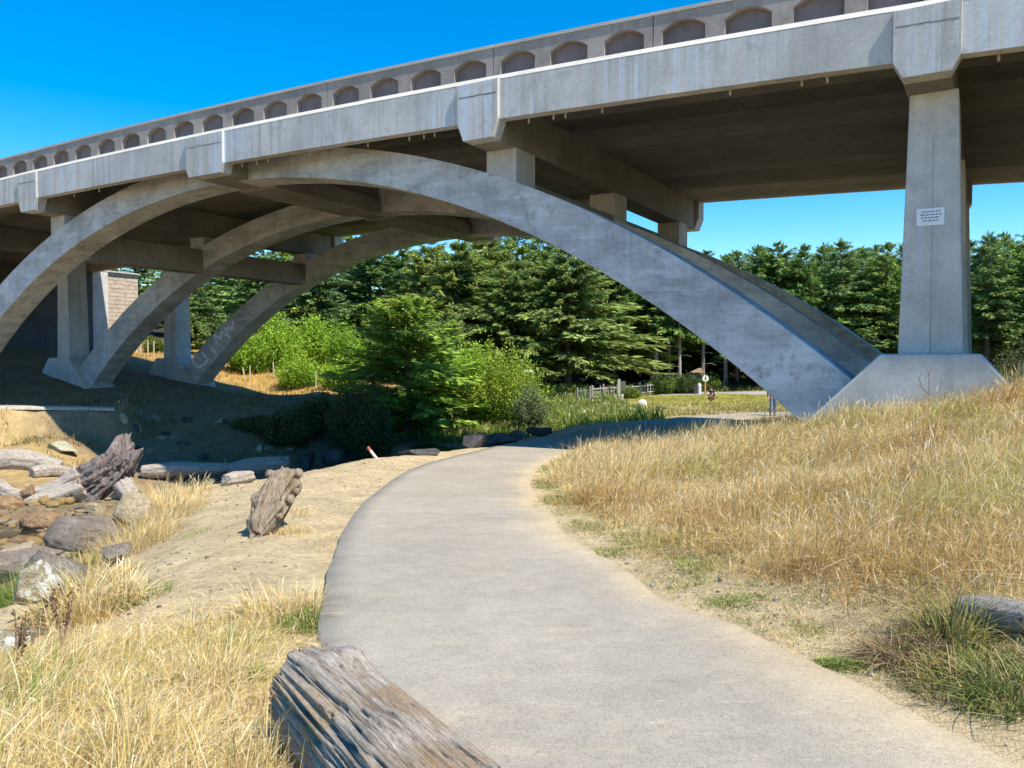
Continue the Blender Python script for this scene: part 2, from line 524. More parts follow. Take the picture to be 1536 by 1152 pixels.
# the paved path with its worn sandy edges, and the narrow one on the far bank
def strip(name, pc, half, nac, mat, jitter, lift=.0, sandedge=True):
    T = np.gradient(pc[:, :2], axis=0)
    T /= np.linalg.norm(T, axis=1)[:, None]
    N = np.c_[T[:, 1], -T[:, 0]]
    fine = []
    for k in range(len(pc) - 1):
        for t in np.linspace(0, 1, 4, endpoint=False): fine.append(k + t)
    fine.append(len(pc) - 1)
    V, Cc = [], []
    us = np.r_[-1.0, np.linspace(-1, 1, nac), 1.0]
    base = np.array([.350, .311, .250]); sandy = np.array([.48, .385, .24])
    for q in fine:
        k = min(int(q), len(pc) - 2); t = q - k
        p = pc[k] * (1 - t) + pc[k + 1] * t
        n = N[k] * (1 - t) + N[k + 1] * t
        jl = jitter * fbm([(p[0] * .9, p[1] * .9)], 3, 5)[0]
        jr = jitter * 3.2 * fbm([(p[0] * 1.1 + 50, p[1] * 1.1)], 4, 6)[0]
        for j, u in enumerate(us):
            w = half + (jl if u < 0 else jr) * abs(u)
            x, y = p[0] + n[0] * u * w, p[1] + n[1] * u * w
            z = p[2] + lift + .012 * (1 - u * u)
            if j in (0, len(us) - 1):
                z -= .12
                x, y = x + n[0] * u * .03, y + n[1] * u * .03
            V.append((x, y, z))
            e = .70 * sstep(.50, 1.0, u + .18 * vnoise([(x * 1.5, y * 1.5)], 8)[0]) if sandedge else 0
            e2 = .15 * sstep(.85, 1.0, -u + .12 * vnoise([(x * 2, y * 2)], 18)[0]) if sandedge else 0
            far = .12 * sstep(6, 15, y)
            e = min(1, e + e2 + far)
            Cc.append(base * (1 - e) + sandy * e)
    m = len(us)
    F = [(a * m + j, a * m + j + 1, (a + 1) * m + j + 1, (a + 1) * m + j) for a in range(len(fine) - 1) for j in range(m - 1)]
    o = link_mesh(name, fast_mesh(name, V, F, np.array(Cc), False), mat)
    return tag(o, kind='structure')
def path_mat():
    m, nt, b = mat_base('worn_asphalt', .9, .15)
    a = nd(nt, 'ShaderNodeAttribute'); a.attribute_name = 'col'
    v = coords(nt)
    big, mid, grit = noise(nt, v, .8, 5, .6), noise(nt, v, 5, 5, .65), noise(nt, v, 140, 2, .6)
    st = nd(nt, 'ShaderNodeMapping'); st.inputs['Scale'].default_value = (1, 3.2, 1); nt.links.new(v, st.inputs['Vector'])
    dust = noise(nt, st.outputs[0], 1.6, 5, .7)
    c = mix(nt, a.outputs['Color'], ramp(nt, big, [(.3, .88), (.7, 1.10)]), 1, 'MULTIPLY')
    c = mix(nt, c, (.50, .41, .27), mix(nt, 0.0, ramp(nt, dust, [(.54, 0), (.72, 1)]), .38))
    c = mix(nt, c, ramp(nt, mid, [(.3, .90), (.7, 1.08)]), 1, 'MULTIPLY')
    pale = noise(nt, st.outputs[0], 4.2, 4, .7)
    c = mix(nt, c, (.55, .48, .36), mix(nt, 0.0, ramp(nt, pale, [(.62, 0), (.72, 1)]), .45))
    c = mix(nt, c, ramp(nt, noise(nt, v, 38, 3, .7), [(.30, .80), (.45, 1.0), (.70, 1.08)]), 1, 'MULTIPLY')
    c = mix(nt, c, ramp(nt, grit, [(.28, .45), (.44, .98), (.58, 1.02), (.74, 1.30)]), 1, 'MULTIPLY')
    nt.links.new(c, b.inputs['Base Color'])
    bump(nt, b, grit, .5, .006)
    return m
M_path = path_mat()
strip('path', PC, PHALF, 11, M_path, .045)
M_sandpath = plain('gravel_path', (.42, .37, .30), .95, .1, 6, .2)
strip('path', LPC, .55, 5, M_sandpath, .06, 0, False)
# far road beyond the lawn
RD = np.array([(x, 65.5 + .04 * (x - 14), gz(x, 65.5 + .04 * (x - 14))) for x in np.linspace(12, 46, 18)])
strip('road', RD, 1.9, 5, plain('grey_road', (.33, .31, .30), .9, .1, 3, .12), .05, .03, False)
# creek water
def water():
    m, nt, b = mat_base('creek_water', .07, .5)
    b.inputs['Base Color'].default_value = (.035, .028, .016, 1)
    bump(nt, b, noise(nt, coords(nt, (1, 2.2, 1)), 3.0, 3), .12, .03)
    cl = catmull(np.array([(-42, 10.5), (-30, 14.5), (-22, 18.6), (-16.5, 21.3), (-13.2, 23.0), (-10, 26), (-7, 30), (-4.6, 37), (-6, 42), (-10, 47)]), 6)
    T = np.gradient(cl, axis=0); T /= np.linalg.norm(T, axis=1)[:, None]
    V, F = [], []
    for k, p in enumerate(cl):
        for u in (-2.6, -.8, .8, 2.6): V.append((p[0] + T[k][1] * u, p[1] - T[k][0] * u, -4.60))
    F = [(a * 4 + j, a * 4 + j + 1, a * 4 + j + 5, a * 4 + j + 4) for a in range(len(cl) - 1) for j in range(3)]
    tag(link_mesh('creek_water', fast_mesh('creek_water', V, F), m), kind='structure')
water()

# ================================================================== THE BRIDGE
def zc(s): return -8.343e-4 * s * s - .0444 * s + 6.865       # height of the deck's outer edge
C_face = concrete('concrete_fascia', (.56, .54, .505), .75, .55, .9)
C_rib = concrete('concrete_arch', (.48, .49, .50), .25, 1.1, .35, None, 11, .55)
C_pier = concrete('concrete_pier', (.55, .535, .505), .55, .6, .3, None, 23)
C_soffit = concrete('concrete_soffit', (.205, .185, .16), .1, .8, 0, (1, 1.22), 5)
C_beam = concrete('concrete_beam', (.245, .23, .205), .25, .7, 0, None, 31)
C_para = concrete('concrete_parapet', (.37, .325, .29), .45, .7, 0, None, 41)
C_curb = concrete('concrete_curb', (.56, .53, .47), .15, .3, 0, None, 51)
S0, S1 = -57.0, 12.0
PIERS = (-44.17, -.95)
SPAN = (-32.80, -11.45)
CROWN = -22.2
bridge = thing('arch_bridge', 'long grey concrete road bridge on three arch ribs with arcaded parapet', 'bridge', B(-22.5, 26, -2.7))
ss = list(np.arange(S0, S1 + .1, 3.0))
# slab, near edge beam and its sunlit chamfer
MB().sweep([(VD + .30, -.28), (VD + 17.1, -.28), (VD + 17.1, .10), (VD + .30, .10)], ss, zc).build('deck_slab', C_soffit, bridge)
MB().sweep([(VD, -1.02), (VD + .30, -1.02), (VD + .30, -.004), (VD, -.004)], ss, zc).build('edge_beam', C_face, bridge)
MB().sweep([(VD - .004, 0), (VD + .34, 0), (VD + .34, .165), (VD + .165, .165)], ss, zc).build('kerb', C_curb, bridge)
MB().sweep([(VD + 17.1, -.26), (VD + 17.35, -.26), (VD + 17.35, .25), (VD + 17.1, .25)], ss, zc).build('edge_beam', C_face, bridge)

# arcaded parapet: one plate with blind arches, a back wall, a coping with joints
def arcade(vf, side):
    """vf = outer face; side = +1 when the arches face the camera side"""
    P, BK, CP = MB(), MB(), MB()
    pitch, w, dep = 1.465, 1.02, .16 * side
    ja = -5.06
    k0, k1 = int(math.floor((S0 - ja) / pitch)) + 1, int(math.floor((S1 - ja) / pitch))
    joints = {}
    jset = set()
    k, step = 0, (3, 4, 3, 4, 3, 4, 3, 4)
    kk = -1
    i = 0
    while kk > k0:
        jset.add(kk); kk -= step[i % 8]; i += 1
    kk = 3
    while kk < k1: jset.add(kk); kk += 4
    for k in range(k0, k1):
        a = ja + k * pitch
        e = a + pitch
        g0 = .012 if (k in jset) else 0
        # the cell runs from a-0.22 to a+pitch-0.22, the opening from a to a+w
        L0, L1 = a - .22 + g0, a + pitch - .22 - (.012 if (k + 1) in jset else 0)
        z = lambda s, d: zc(s) + d
        n = 9
        arc = [(a + w * t, .52 + .19 * math.sin(math.pi * t) ** .8) for t in np.linspace(0, 1, n)]
        def pt(s_, d, v): return B(s_, v, zc(s_) + d)
        for v0, v1 in ((vf, vf + dep),):
            V, F = [], []
            def q(*ps):
                m = len(V); V.extend(ps); F.append(tuple(range(m, m + len(ps))))
            lo, hi = -.0, .90
            q(pt(L0, lo, v0), pt(a, lo, v0), pt(a, .52, v0), pt(L0, .52, v0))
            q(pt(a + w, lo, v0), pt(L1, lo, v0), pt(L1, .52, v0), pt(a + w, .52, v0))
            q(pt(L0, .52, v0), pt(a, .52, v0), pt(a, hi, v0), pt(L0, hi, v0))
            q(pt(a + w, .52, v0), pt(L1, .52, v0), pt(L1, hi, v0), pt(a + w, hi, v0))
            for (s0_, d0), (s1_, d1) in zip(arc[:-1], arc[1:]):
                q(pt(s0_, d0, v0), pt(s1_, d1, v0), pt(s1_, hi, v0), pt(s0_, hi, v0))
                q(pt(s0_, d0, v0), pt(s1_, d1, v0), pt(s1_, d1, v1), pt(s0_, d0, v1))
            q(pt(a, lo, v0), pt(a, .52, v0), pt(a, .52, v1), pt(a, lo, v1))
            q(pt(a + w, lo, v0), pt(a + w, .52, v0), pt(a + w, .52, v1), pt(a + w, lo, v1))
            q(pt(L0, lo, v0), pt(L0, hi, v0), pt(L0, hi, v1), pt(L0, lo, v1))
            q(pt(L1, lo, v0), pt(L1, hi, v0), pt(L1, hi, v1), pt(L1, lo, v1))
            P.add(V, F)
            CP.sweep([(v0 - .03 * side, .902), (v0 + .30 * side, .902), (v0 + .30 * side, .985), (v0 - .03 * side, .985)], [L0, (L0 + L1) / 2, L1], zc)
    BK.sweep([(vf + dep, 0), (vf + .26 * side, 0), (vf + .26 * side, .90), (vf + dep, .90)], ss[0:1] + ss[1:], zc)
    par = P.build('parapet', C_para, bridge)
    BK.build('recess_panel', C_recess, par)
    CP.build('coping', C_curb2, par)
C_recess = concrete('concrete_recess', (.22, .18, .175), .3, .7, 0, None, 61)
C_curb2 = concrete('concrete_coping', (.48, .46, .43), .2, .4, 0, None, 71)
arcade(VD + .22, 1)
arcade(VD + 17.30, -1)

# crossbeams with shaped bracket ends
C_joint = concrete('concrete_joint', (.24, .23, .22), .3, .6, 0, None, 91)
def crossbeam(sc, wt, wb, zb, bw):
    t = zc(sc)
    zt = t - 1.02
    prof = [(sc - wt / 2, t - .012), (sc - wt / 2, zt), (sc - wb / 2, zb), (sc + wb / 2, zb), (sc + wt / 2, zt), (sc + wt / 2, t - .012)]
    body = MB()
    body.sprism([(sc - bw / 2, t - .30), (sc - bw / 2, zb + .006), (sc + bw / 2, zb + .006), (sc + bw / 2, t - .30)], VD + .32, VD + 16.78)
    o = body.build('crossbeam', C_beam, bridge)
    MB().sprism(prof, VD - .09, VD + .36).build('bracket', C_face, o, .012)
    jt = MB()
    r_j = random.Random(int(sc * 10))
    n_j = 9
    for k in range(n_j):                                # dark weathered pour line across the bracket
        a0 = sc - wt * .46 + wt * .92 * k / n_j
        zz = zc(sc) - .36 + zc(a0) - zc(sc) + r_j.uniform(-.006, .006)
        jt.bbox(a0, a0 + wt * .92 / n_j, VD - .0925, VD - .06, zz - r_j.uniform(.012, .03), zz + r_j.uniform(.006, .016))
    jt.build('pour_joint', C_joint, o)
    MB().sprism(prof, VD + 16.70, VD + 17.44).build('bracket', C_face, o, .012)
for sc, wt, wb, zb, bw in ((SPAN[0], 1.30, .92, 5.92, .92), (CROWN, 1.82, 1.56, 6.10, 1.5), (SPAN[1], 1.27, .90, 5.77, .90), (-1.03, 1.20, .84, 5.56, .86), (PIERS[0], 1.2, .86, zc(PIERS[0]) - 1.4, .86)):
    crossbeam(sc, wt, wb, zb, bw)

# the three arch ribs
def z_ex(s): t = (s + 22.55) ** 2; return 7.0706 - .015793 * t - 6.876e-6 * t * t
def z_in(s): t = (s + 22.55) ** 2; return 6.1114 - .017636 * t - 8.502e-6 * t * t
RV = (18.76, 25.50, 32.24)
RW = 1.10
for v0 in RV:
    sl_, sr_ = -22.55 - 20.35, -22.55 + 20.35
    up = [(s, min(z_ex(s), zc(s) - .285)) for s in np.linspace(sl_, sr_, 97)]
    dn = [(s, z_in(s)) for s in np.linspace(sl_ + .72, sr_ - .72, 97)]
    V, F = [], []
    n = 97
    for (a, b_), (c, d) in zip(up, dn):
        V += [B(a, v0, b_), B(c, v0, d), B(c, v0 + RW, d), B(a, v0 + RW, b_)]
    for k in range(n - 1):
        for i in range(4):
            j = (i + 1) % 4
            F.append((k * 4 + i, k * 4 + j, k * 4 + 4 + j, k * 4 + 4 + i))
    F += [(0, 1, 2, 3), (n * 4 - 4, n * 4 - 3, n * 4 - 2, n * 4 - 1)]
    rib = MB().add(V, F).build('arch_rib', C_rib, bridge, .02)
    if v0 == RV[2]:                                     # pale sprayed marks low on the far rib
        def on_v(px, py, v):
            r = pixel_ray(px, py)
            s_, v_ = to_sv(r[0], r[1])
            return s_ * v / v_, r[2] * v / v_
        gm = MB()
        for stroke in (((292, 530), (289, 542), (297, 551), (307, 547), (312, 538)), ((303, 528), (310, 538)), ((317, 523), (324, 530)), ((325, 514), (322, 503), (331, 508), (332, 497), (340, 503), (342, 491), (348, 494), (350, 483)), ((336, 492), (345, 507))):
            q = [on_v(2 * 0 + a, b_, v0) for a, b_ in stroke]
            for k, ((a, c), (d, e)) in enumerate(zip(q[:-1], q[1:])):
                L = math.hypot(d - a, e - c); ux, uz = (d - a) / L, (e - c) / L
                hw = .085
                dv = .006 + .0015 * k
                P = [(a - uz * hw - ux * .04, c + ux * hw - uz * .04), (a + uz * hw - ux * .04, c - ux * hw - uz * .04), (d + uz * hw + ux * .04, e - ux * hw + uz * .04), (d - uz * hw + ux * .04, e + ux * hw + uz * .04)]
                gm.hexa([B(x, v0 - dv, z) for x, z in P] + [B(x, v0 + .004, z) for x, z in P])
        gm.build('graffiti', plain('pale_spray_paint', (.80, .84, .90), .7, .2, 6, .25), rib)
# spandrel columns and struts between the ribs
for sc, zb in ((SPAN[0], 5.92), (SPAN[1], 5.77)):
    for v0 in RV:
        MB().bbox(sc - .475, sc + .475, v0 + .012, v0 + RW - .012, min(z_ex(sc - .5), z_ex(sc + .5)) - .35, zb + .004).build('spandrel_column', C_pier, bridge, .015)
    zm = (z_ex(sc) + z_in(sc)) / 2
    for a, b_ in ((RV[0] + RW, RV[1]), (RV[1] + RW, RV[2])):
        MB().bbox(sc - .45, sc + .45, a - .01, b_ + .01, zm - .55, zm + .55).build('strut', C_beam, bridge)
for a, b_ in ((RV[0] + RW, RV[1]), (RV[1] + RW, RV[2])):
    MB().bbox(CROWN - .9, CROWN + .9, a - .01, b_ + .01, 6.02, 6.6).build('strut', C_beam, bridge)
# piers on their thrust blocks
for pc, sgn in ((PIERS[1], 1), (PIERS[0], -1)):
    zb = 5.565 if sgn > 0 else zc(pc) - 1.395
    for v0 in RV:
        a0, a1, b0, b1 = pc - .61, pc + .61, pc - .45, pc + .45
        MB().hexa([B(a0, v0, .12), B(a1, v0, .12), B(a1, v0 + 1.15, .12), B(a0, v0 + 1.15, .12),
                   B(b0, v0, zb), B(b1, v0, zb), B(b1, v0 + 1.1, zb), B(b0, v0 + 1.1, zb)]).build('pier', C_pier, bridge, .035)
        f = lambda d: pc + d * sgn
        MB().sprism([(f(-2.55), -1.52), (f(-.92), .13), (f(.93), .13), (f(2.05), -1.22), (f(2.05), -3.4), (f(-2.55), -3.4)][::1], v0 - .34, v0 + 1.44).build('footing', C_pier, bridge, .055)
# stained construction seam down the middle of the near pier
MB().hexa([B(-.965, 18.7585, .14), B(-.925, 18.7585, .14), B(-.925, 18.78, .14), B(-.965, 18.78, .14), B(-.955, 18.7585, 4.6), B(-.94, 18.7585, 4.6), B(-.94, 18.78, 4.6), B(-.955, 18.78, 4.6)]).build('pour_joint', concrete('concrete_seam', (.42, .40, .375), .5, .6, 0, None, 95), bridge)
# little drain pipes under the near edge beam
for x in (1096, 1203, 1241, 554, 616, 638, 654, 365, 387, 404, 466, 905, 850, 1496, 150, 112, 795, 832):
    r = pixel_ray(x, 200)
    s_, v_ = to_sv(r[0], r[1])
    s_ = s_ * (VD + .42) / v_
    MB().tube([B(s_, VD + .36, zc(s_) - .50), B(s_, VD + .36, zc(s_) - 1.13)], .026, 8).build('drain_pipe', C_curb2, bridge)

# abutment retaining walls of cast blocks
def block_wall():
    m, nt, b = mat_base('split_face_blocks', .9, .2)
    ROT = nd(nt, 'ShaderNodeTexCoord')
    sep = nd(nt, 'ShaderNodeSeparateXYZ')
    mp = nd(nt, 'ShaderNodeMapping'); mp.inputs['Rotation'].default_value = (0, 0, PHI)
    nt.links.new(ROT.outputs['Object'], mp.inputs['Vector'])
    nt.links.new(mp.outputs[0], sep.inputs[0])
    cmb = nd(nt, 'ShaderNodeCombineXYZ')
    nt.links.new(sep.outputs['Y'], cmb.inputs['X']); nt.links.new(sep.outputs['Z'], cmb.inputs['Y'])
    br = nd(nt, 'ShaderNodeTexBrick')
    br.inputs['Scale'].default_value = 1.0
    br.inputs['Brick Width'].default_value = 1.5; br.inputs['Row Height'].default_value = .30
    br.inputs['Mortar Size'].default_value = .022; br.inputs['Color1'].default_value = (.48, .38, .29, 1); br.inputs['Color2'].default_value = (.53, .43, .335, 1); br.inputs['Mortar'].default_value = (.30, .23, .19, 1)
    nt.links.new(cmb.outputs[0], br.inputs['Vector'])
    f = noise(nt, mp.outputs[0], 3.5, 5)
    c = mix(nt, br.outputs['Color'], ramp(nt, f, [(.3, .75), (.7, 1.15)]), 1, 'MULTIPLY')
    nt.links.new(c, b.inputs['Base Color'])
    bump(nt, b, mix(nt, f, br.outputs['Fac'], .5), .8, .06)
    return m
M_block = block_wall()
wz = 6.55
w = thing('retaining_wall', 'tall brown split block abutment wall left of the arch, its far end sunlit', 'wall', B(-57, 26, 0))
MB().bbox(-66, -56.2, 35.75, 38.3, -2.5, wz).build('block_panel', M_block, w)
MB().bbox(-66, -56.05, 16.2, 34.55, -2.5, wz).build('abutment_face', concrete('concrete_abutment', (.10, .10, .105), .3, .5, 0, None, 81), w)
MB().bbox(-66, -56.0, 34.55, 35.745, -2.5, wz).build('pilaster', C_pier, w)
MB().bbox(-66, -55.97, 16.1, 38.36, wz + .002, wz + .10).build('coping', C_curb2, w)
w = thing('retaining_wall', 'abutment wall at the near end of the bridge beyond the right pier', 'wall', B(12, 26, 0))
MB().bbox(11, 22, 17.4, 36, -3.0, zc(11) - .45).build('wall_body', M_block, w)

# memorial plate on the pier
pl = thing('plaque', 'small white plate with four short dark lines on the right pier', 'sign', B(-.94, 18.7, 2.9))
MB().bbox(-1.24, -.72, 18.735, 18.765, 2.80, 3.16).build('plate', plain('white_enamel', (.78, .80, .84), .5, .4, 3, .04), pl, .006)
tx = MB()
rr = random.Random(4)
for k, (a, e) in enumerate(((-1.14, -.80), (-1.17, -.77), (-1.15, -.80), (-1.12, -.84))):
    zl = 3.085 - k * .062
    x = a
    while x < e:
        ww = rr.uniform(.035, .085)
        tx.bbox(x, min(e, x + ww), 18.731, 18.736, zl - .013, zl + .013)
        x += ww + .018
tx.build('lettering', plain('dark_ink', (.24, .26, .33), .6, .2), pl)

# ================================================================== ROCKS AND DRIFTWOOD
def ico(sub):
    bm = bmesh.new()
    bmesh.ops.create_icosphere(bm, subdivisions=sub, radius=1.0)
    V = np.array([v.co[:] for v in bm.verts]); F = np.array([[v.index for v in f.verts] for f in bm.faces])
    bm.free()
    return V, F
ICO5, ICO4, ICO3, ICO2 = ico(5), ico(4), ico(3), ico(2)
def rock_mesh(name, seed, dims, cuts=14, rough=.10, sub=ICO5, rounded=False):
    rng = np.random.default_rng(seed)
    V, F = sub[0].copy(), sub[1]
    for _ in range(cuts):
        n = rng.normal(size=3); n /= np.linalg.norm(n)
        d = rng.uniform(.42, .78) if not rounded else rng.uniform(.75, .95)
        h = V @ n - d
        V = V - np.where(h > 0, h, 0)[:, None] * n * .97
    V = V + V * (rough * fbm(V * 1.6 + seed * 3.1, 4, seed))[:, None] + V * (rough * .5 * fbm(V * 7 + seed, 4, seed + 5, .6))[:, None]
    V = V * np.array(dims)
    return fast_mesh(name, V, F, None, True)
def rock_mat(name, c1, c2, sc=2.5, lichen=None, spec=.2):
    m, nt, b = mat_base(name, .85, spec)
    v = coords(nt)
    f1, f2, f3 = noise(nt, v, sc, 6, .65), noise(nt, v, sc * 7, 5, .7), noise(nt, v, sc * 30, 3, .6)
    c = mix(nt, c1, c2, ramp(nt, f1, [(.35, 0), (.65, 1)]))
    c = mix(nt, c, ramp(nt, f2, [(.3, .62), (.7, 1.25)]), 1, 'MULTIPLY')
    c = mix(nt, c, ramp(nt, f3, [(.3, .85), (.7, 1.12)]), 1, 'MULTIPLY')
    if lichen:
        l = noise(nt, v, lichen[1], 5, .75)
        c = mix(nt, c, lichen[0], ramp(nt, l, [(lichen[2], 0), (lichen[2] + .06, 1)]))
    nt.links.new(c, b.inputs['Base Color'])
    bump(nt, b, mix(nt, f2, f3, .4), 1.0, .06)
    return m
R_grey = rock_mat('grey_basalt', (.19, .155, .12), (.31, .265, .215), 2.2)
R_tan = rock_mat('tan_sandstone', (.36, .28, .17), (.50, .41, .27), 2.0)
R_rust = rock_mat('rusty_brown_rock', (.24, .14, .075), (.38, .25, .14), 2.0)
R_yel = rock_mat('yellow_cobble', (.42, .28, .10), (.52, .38, .17), 4.0)
R_dark = rock_mat('dark_rock', (.06, .055, .055), (.12, .11, .105), 2.0)  # dark grey mottled stone
R_white = rock_mat('lichen_rock', (.30, .25, .16), (.42, .36, .24), 2.0, ((.62, .60, .54), 3.6, .50))
def rock(label, px, py, w, d, h, mat, seed, rz=0, sink=.3, tilt=(0, 0), name='rock', group=None, cuts=14, dx=0, rough=.12, rounded=False, sub=ICO5, cat='rock'):
    """w d h in metres; placed where the photographed rock meets the ground"""
    p = spot(px, py)
    o = link_mesh(name, rock_mesh(name, seed, (w / 2, d / 2, h / 2), cuts, rough, sub, rounded), mat)
    o.location = p + Vector((0, d * .3, h * (.5 - sink)))
    o.rotation_euler = (tilt[0], tilt[1], rz)
    return tag(o, label, cat, group)
# --- the near creek edge
rock('big rounded grey boulder with a sloping top at the creek edge', 128, 838, 1.55, 1.3, .92, R_grey, 3, .3, .25, (-.1, .1))
rock('small pointed grey stone on the sand right of the big boulder', 168, 850, .42, .36, .42, R_grey, 8, .9, .2, (.2, -.3))
rock('long flat grey slab at the left edge above the creek', 22, 868, 1.9, 1.2, .62, R_grey, 12, .35, .2, (.12, -.18))
rock('broad cracked grey boulder below the flat slab', 62, 892, 1.5, 1.0, .62, R_grey, 15, -.2, .2)
rock('flat tan topped slab half over the creek water', 8, 842, 1.5, .9, .45, R_tan, 19, .5, .3, (0, -.25))
rock('slanting white patched lichen rock above the straw grass', 52, 922, .56, .5, .60, R_white, 23, .4, .15, (.25, -.5))
rock('low pale lichen rock at the left picture edge', 4, 985, .4, .35, .3, R_white, 29, .2, .3)
rock('small flat grey stone among the reddish weeds', 36, 962, .34, .3, .16, R_grey, 31, .1, .3)
rock('rust brown rounded boulder beside the creek water', 58, 794, 1.15, .8, .62, R_rust, 37, .1, .25, (0, .08), rounded=True)
rock('small reddish stone at the water line under the rust boulder', 66, 808, .45, .35, .26, R_rust, 41, .4, .3, rounded=True)
rock('upright brown boulder half hidden by dry grass', 192, 800, .75, .6, .8, R_tan, 43, .2, .25, cuts=7)
rock('squat tan boulder left of the grass clump', 142, 771, .85, .6, .5, R_tan, 47, .0, .3)
rock('rounded brown boulder below the stump roots', 178, 748, 1.1, .7, .72, R_tan, 53, .3, .3, rounded=True)
rock('dark brown stone under the pale root of the stump', 40, 752, .55, .45, .75, R_rust, 59, .2, .25)
rock('brown boulder at the left edge of the gravel bank', 4, 764, 1.0, .7, .6, R_rust, 61, .2, .3, rounded=True)
# --- far bank
rock('pale flat stone slab lying on the ochre far bank', 86, 679, 1.7, 1.0, .55, rock_mat('pale_slab', (.38, .35, .25), (.48, .45, .33), 1.5), 67, .2, .25, (.1, .12))
rock('upper pale stone half buried in the ochre far bank', 62, 655, 1.2, .8, .6, R_tan, 71, .4, .45)
# --- riprap by the path under the bridge
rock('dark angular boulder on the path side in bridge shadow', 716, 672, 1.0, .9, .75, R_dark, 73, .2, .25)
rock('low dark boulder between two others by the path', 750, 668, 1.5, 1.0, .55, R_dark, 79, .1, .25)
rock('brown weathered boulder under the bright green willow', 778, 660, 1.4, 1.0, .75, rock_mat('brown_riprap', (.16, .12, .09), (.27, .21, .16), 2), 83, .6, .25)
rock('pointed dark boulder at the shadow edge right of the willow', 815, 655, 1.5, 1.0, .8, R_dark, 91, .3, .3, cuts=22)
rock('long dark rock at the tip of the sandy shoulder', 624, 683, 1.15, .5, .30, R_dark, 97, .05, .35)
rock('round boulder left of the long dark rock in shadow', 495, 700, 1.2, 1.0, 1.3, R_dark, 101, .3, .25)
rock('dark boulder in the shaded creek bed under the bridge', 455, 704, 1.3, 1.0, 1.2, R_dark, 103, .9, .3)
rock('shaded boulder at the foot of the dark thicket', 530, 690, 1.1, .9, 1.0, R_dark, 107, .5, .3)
rock('white topped stone on the lawn beside the crouching person', 964, 611, .62, .4, .62, plain('pale_stone', (.62, .55, .48), .8), 109, .3, .2, rounded=True)
# --- half buried stones on the shaded far bank
rs_ = random.Random(44)
for k in range(22):
    rock('half buried brown stone on the shaded bank under the bridge', rs_.uniform(150, 450), rs_.uniform(630, 700), rs_.uniform(.35, .9), rs_.uniform(.3, .7), rs_.uniform(.25, .55), R_dark if k % 3 == 0 else R_tan, 300 + k, rs_.uniform(0, 3), .35, name='rock', group='stones on the shaded bank', sub=ICO3)
# --- creek cobbles: many and alike
rng = np.random.default_rng(5)
cob = [rock_mesh('cobble', 200 + k, (1, rng.uniform(.7, .95), rng.uniform(.45, .7)), 6, .12, ICO3, True) for k in range(6)]
cobm = [R_yel, R_tan, R_rust, R_grey, R_yel, R_tan]
for k, me in enumerate(cob): me.materials.append(cobm[k])
CL = 'small rounded cobble lying on the gravel bank of the creek'
yel = [(6, 735, .30), (30, 738, .26), (48, 738, .22), (70, 755, .30), (92, 755, .26), (80, 760, .2), (104, 755, .22)]
for k, (px, py, r) in enumerate(yel):
    p = spot(px, py)
    o = bpy.data.objects.new('cobble', cob[0 if k % 2 else 4]); COL.objects.link(o)
    o.location = p + Vector((0, 0, r * .3)); o.scale = (r, r, r); o.rotation_euler = (0, 0, k * 1.3)
    tag(o, 'yellowish rounded cobble in front of the stump and its root', 'cobble', 'yellow cobbles below the stump')
n = 0
while n < 150:
    px, py = rng.uniform(-10, 240), rng.uniform(742, 850)
    p = spot(px, py)
    if not (-4.72 < p.z < -3.5): continue
    r = float(np.clip(rng.lognormal(-2.25, .45), .05, .30))
    o = bpy.data.objects.new('cobble', cob[int(rng.integers(6))]); COL.objects.link(o)
    o.location = p + Vector((0, 0, r * .25)); o.scale = (r, r, r); o.rotation_euler = (rng.uniform(-.2, .2), rng.uniform(-.2, .2), rng.uniform(0, 6))
    tag(o, CL, 'cobble', 'cobbles of the creek gravel bank')
    n += 1

def wood_mat(name, c1, c2, crack=(.05, .04, .035), gs=1.0, rust=None, axis=0):
    """weathered driftwood, grain along one local axis"""
    m, nt, b = mat_base(name, .85, .15)
    sc = [14 * gs, 14 * gs, 14 * gs]; sc[axis] = 2.3 * gs ** .5
    v = coords(nt, tuple(sc))
    v0 = coords(nt)
    dn = noise(nt, v0, 2.2, 3)
    vv = nd(nt, 'ShaderNodeVectorMath', operation='MULTIPLY_ADD')
    vv.inputs[1].default_value = (.9, .9, .9)
    nt.links.new(mix(nt, dn, dn, 0), vv.inputs[0]); nt.links.new(v, vv.inputs[2])
    g1, g2 = noise(nt, vv.outputs[0], 1.0, 6, .7), noise(nt, vv.outputs[0], 3.2, 5, .7)
    big = noise(nt, v0, 2.6, 4)
    c = mix(nt, c1, c2, ramp(nt, g1, [(.34, 0), (.66, 1)]))
    c = mix(nt, c, ramp(nt, g2, [(.3, .7), (.7, 1.18)]), 1, 'MULTIPLY')
    if rust: c = mix(nt, c, rust, mix(nt, 0.0, ramp(nt, big, [(.54, 0), (.66, 1)]), mix(nt, .25, 1.0, ramp(nt, g1, [(.4, 0), (.6, 1)]))))
    spk = noise(nt, v0, 60, 3, .65)
    c = mix(nt, c, ramp(nt, spk, [(.3, .78), (.7, 1.15)]), .8, 'MULTIPLY')
    c = mix(nt, c, crack, ramp(nt, g1, [(.33, 1), (.41, 0)]))
    nt.links.new(c, b.inputs['Base Color'])
    bump(nt, b, mix(nt, g1, g2, .35), 1.0, .035)
    return m
W_log = wood_mat('weathered_grey_log', (.33, .275, .215), (.60, .53, .44), (.08, .062, .048), 3.0, (.38, .25, .13))
W_pale = wood_mat('bleached_driftwood', (.30, .25, .20), (.52, .46, .39), (.07, .055, .045), 1.0)
W_stump = wood_mat('dark_stump_wood', (.10, .085, .075), (.30, .255, .235), (.03, .025, .02), .6, (.22, .12, .08), 2)
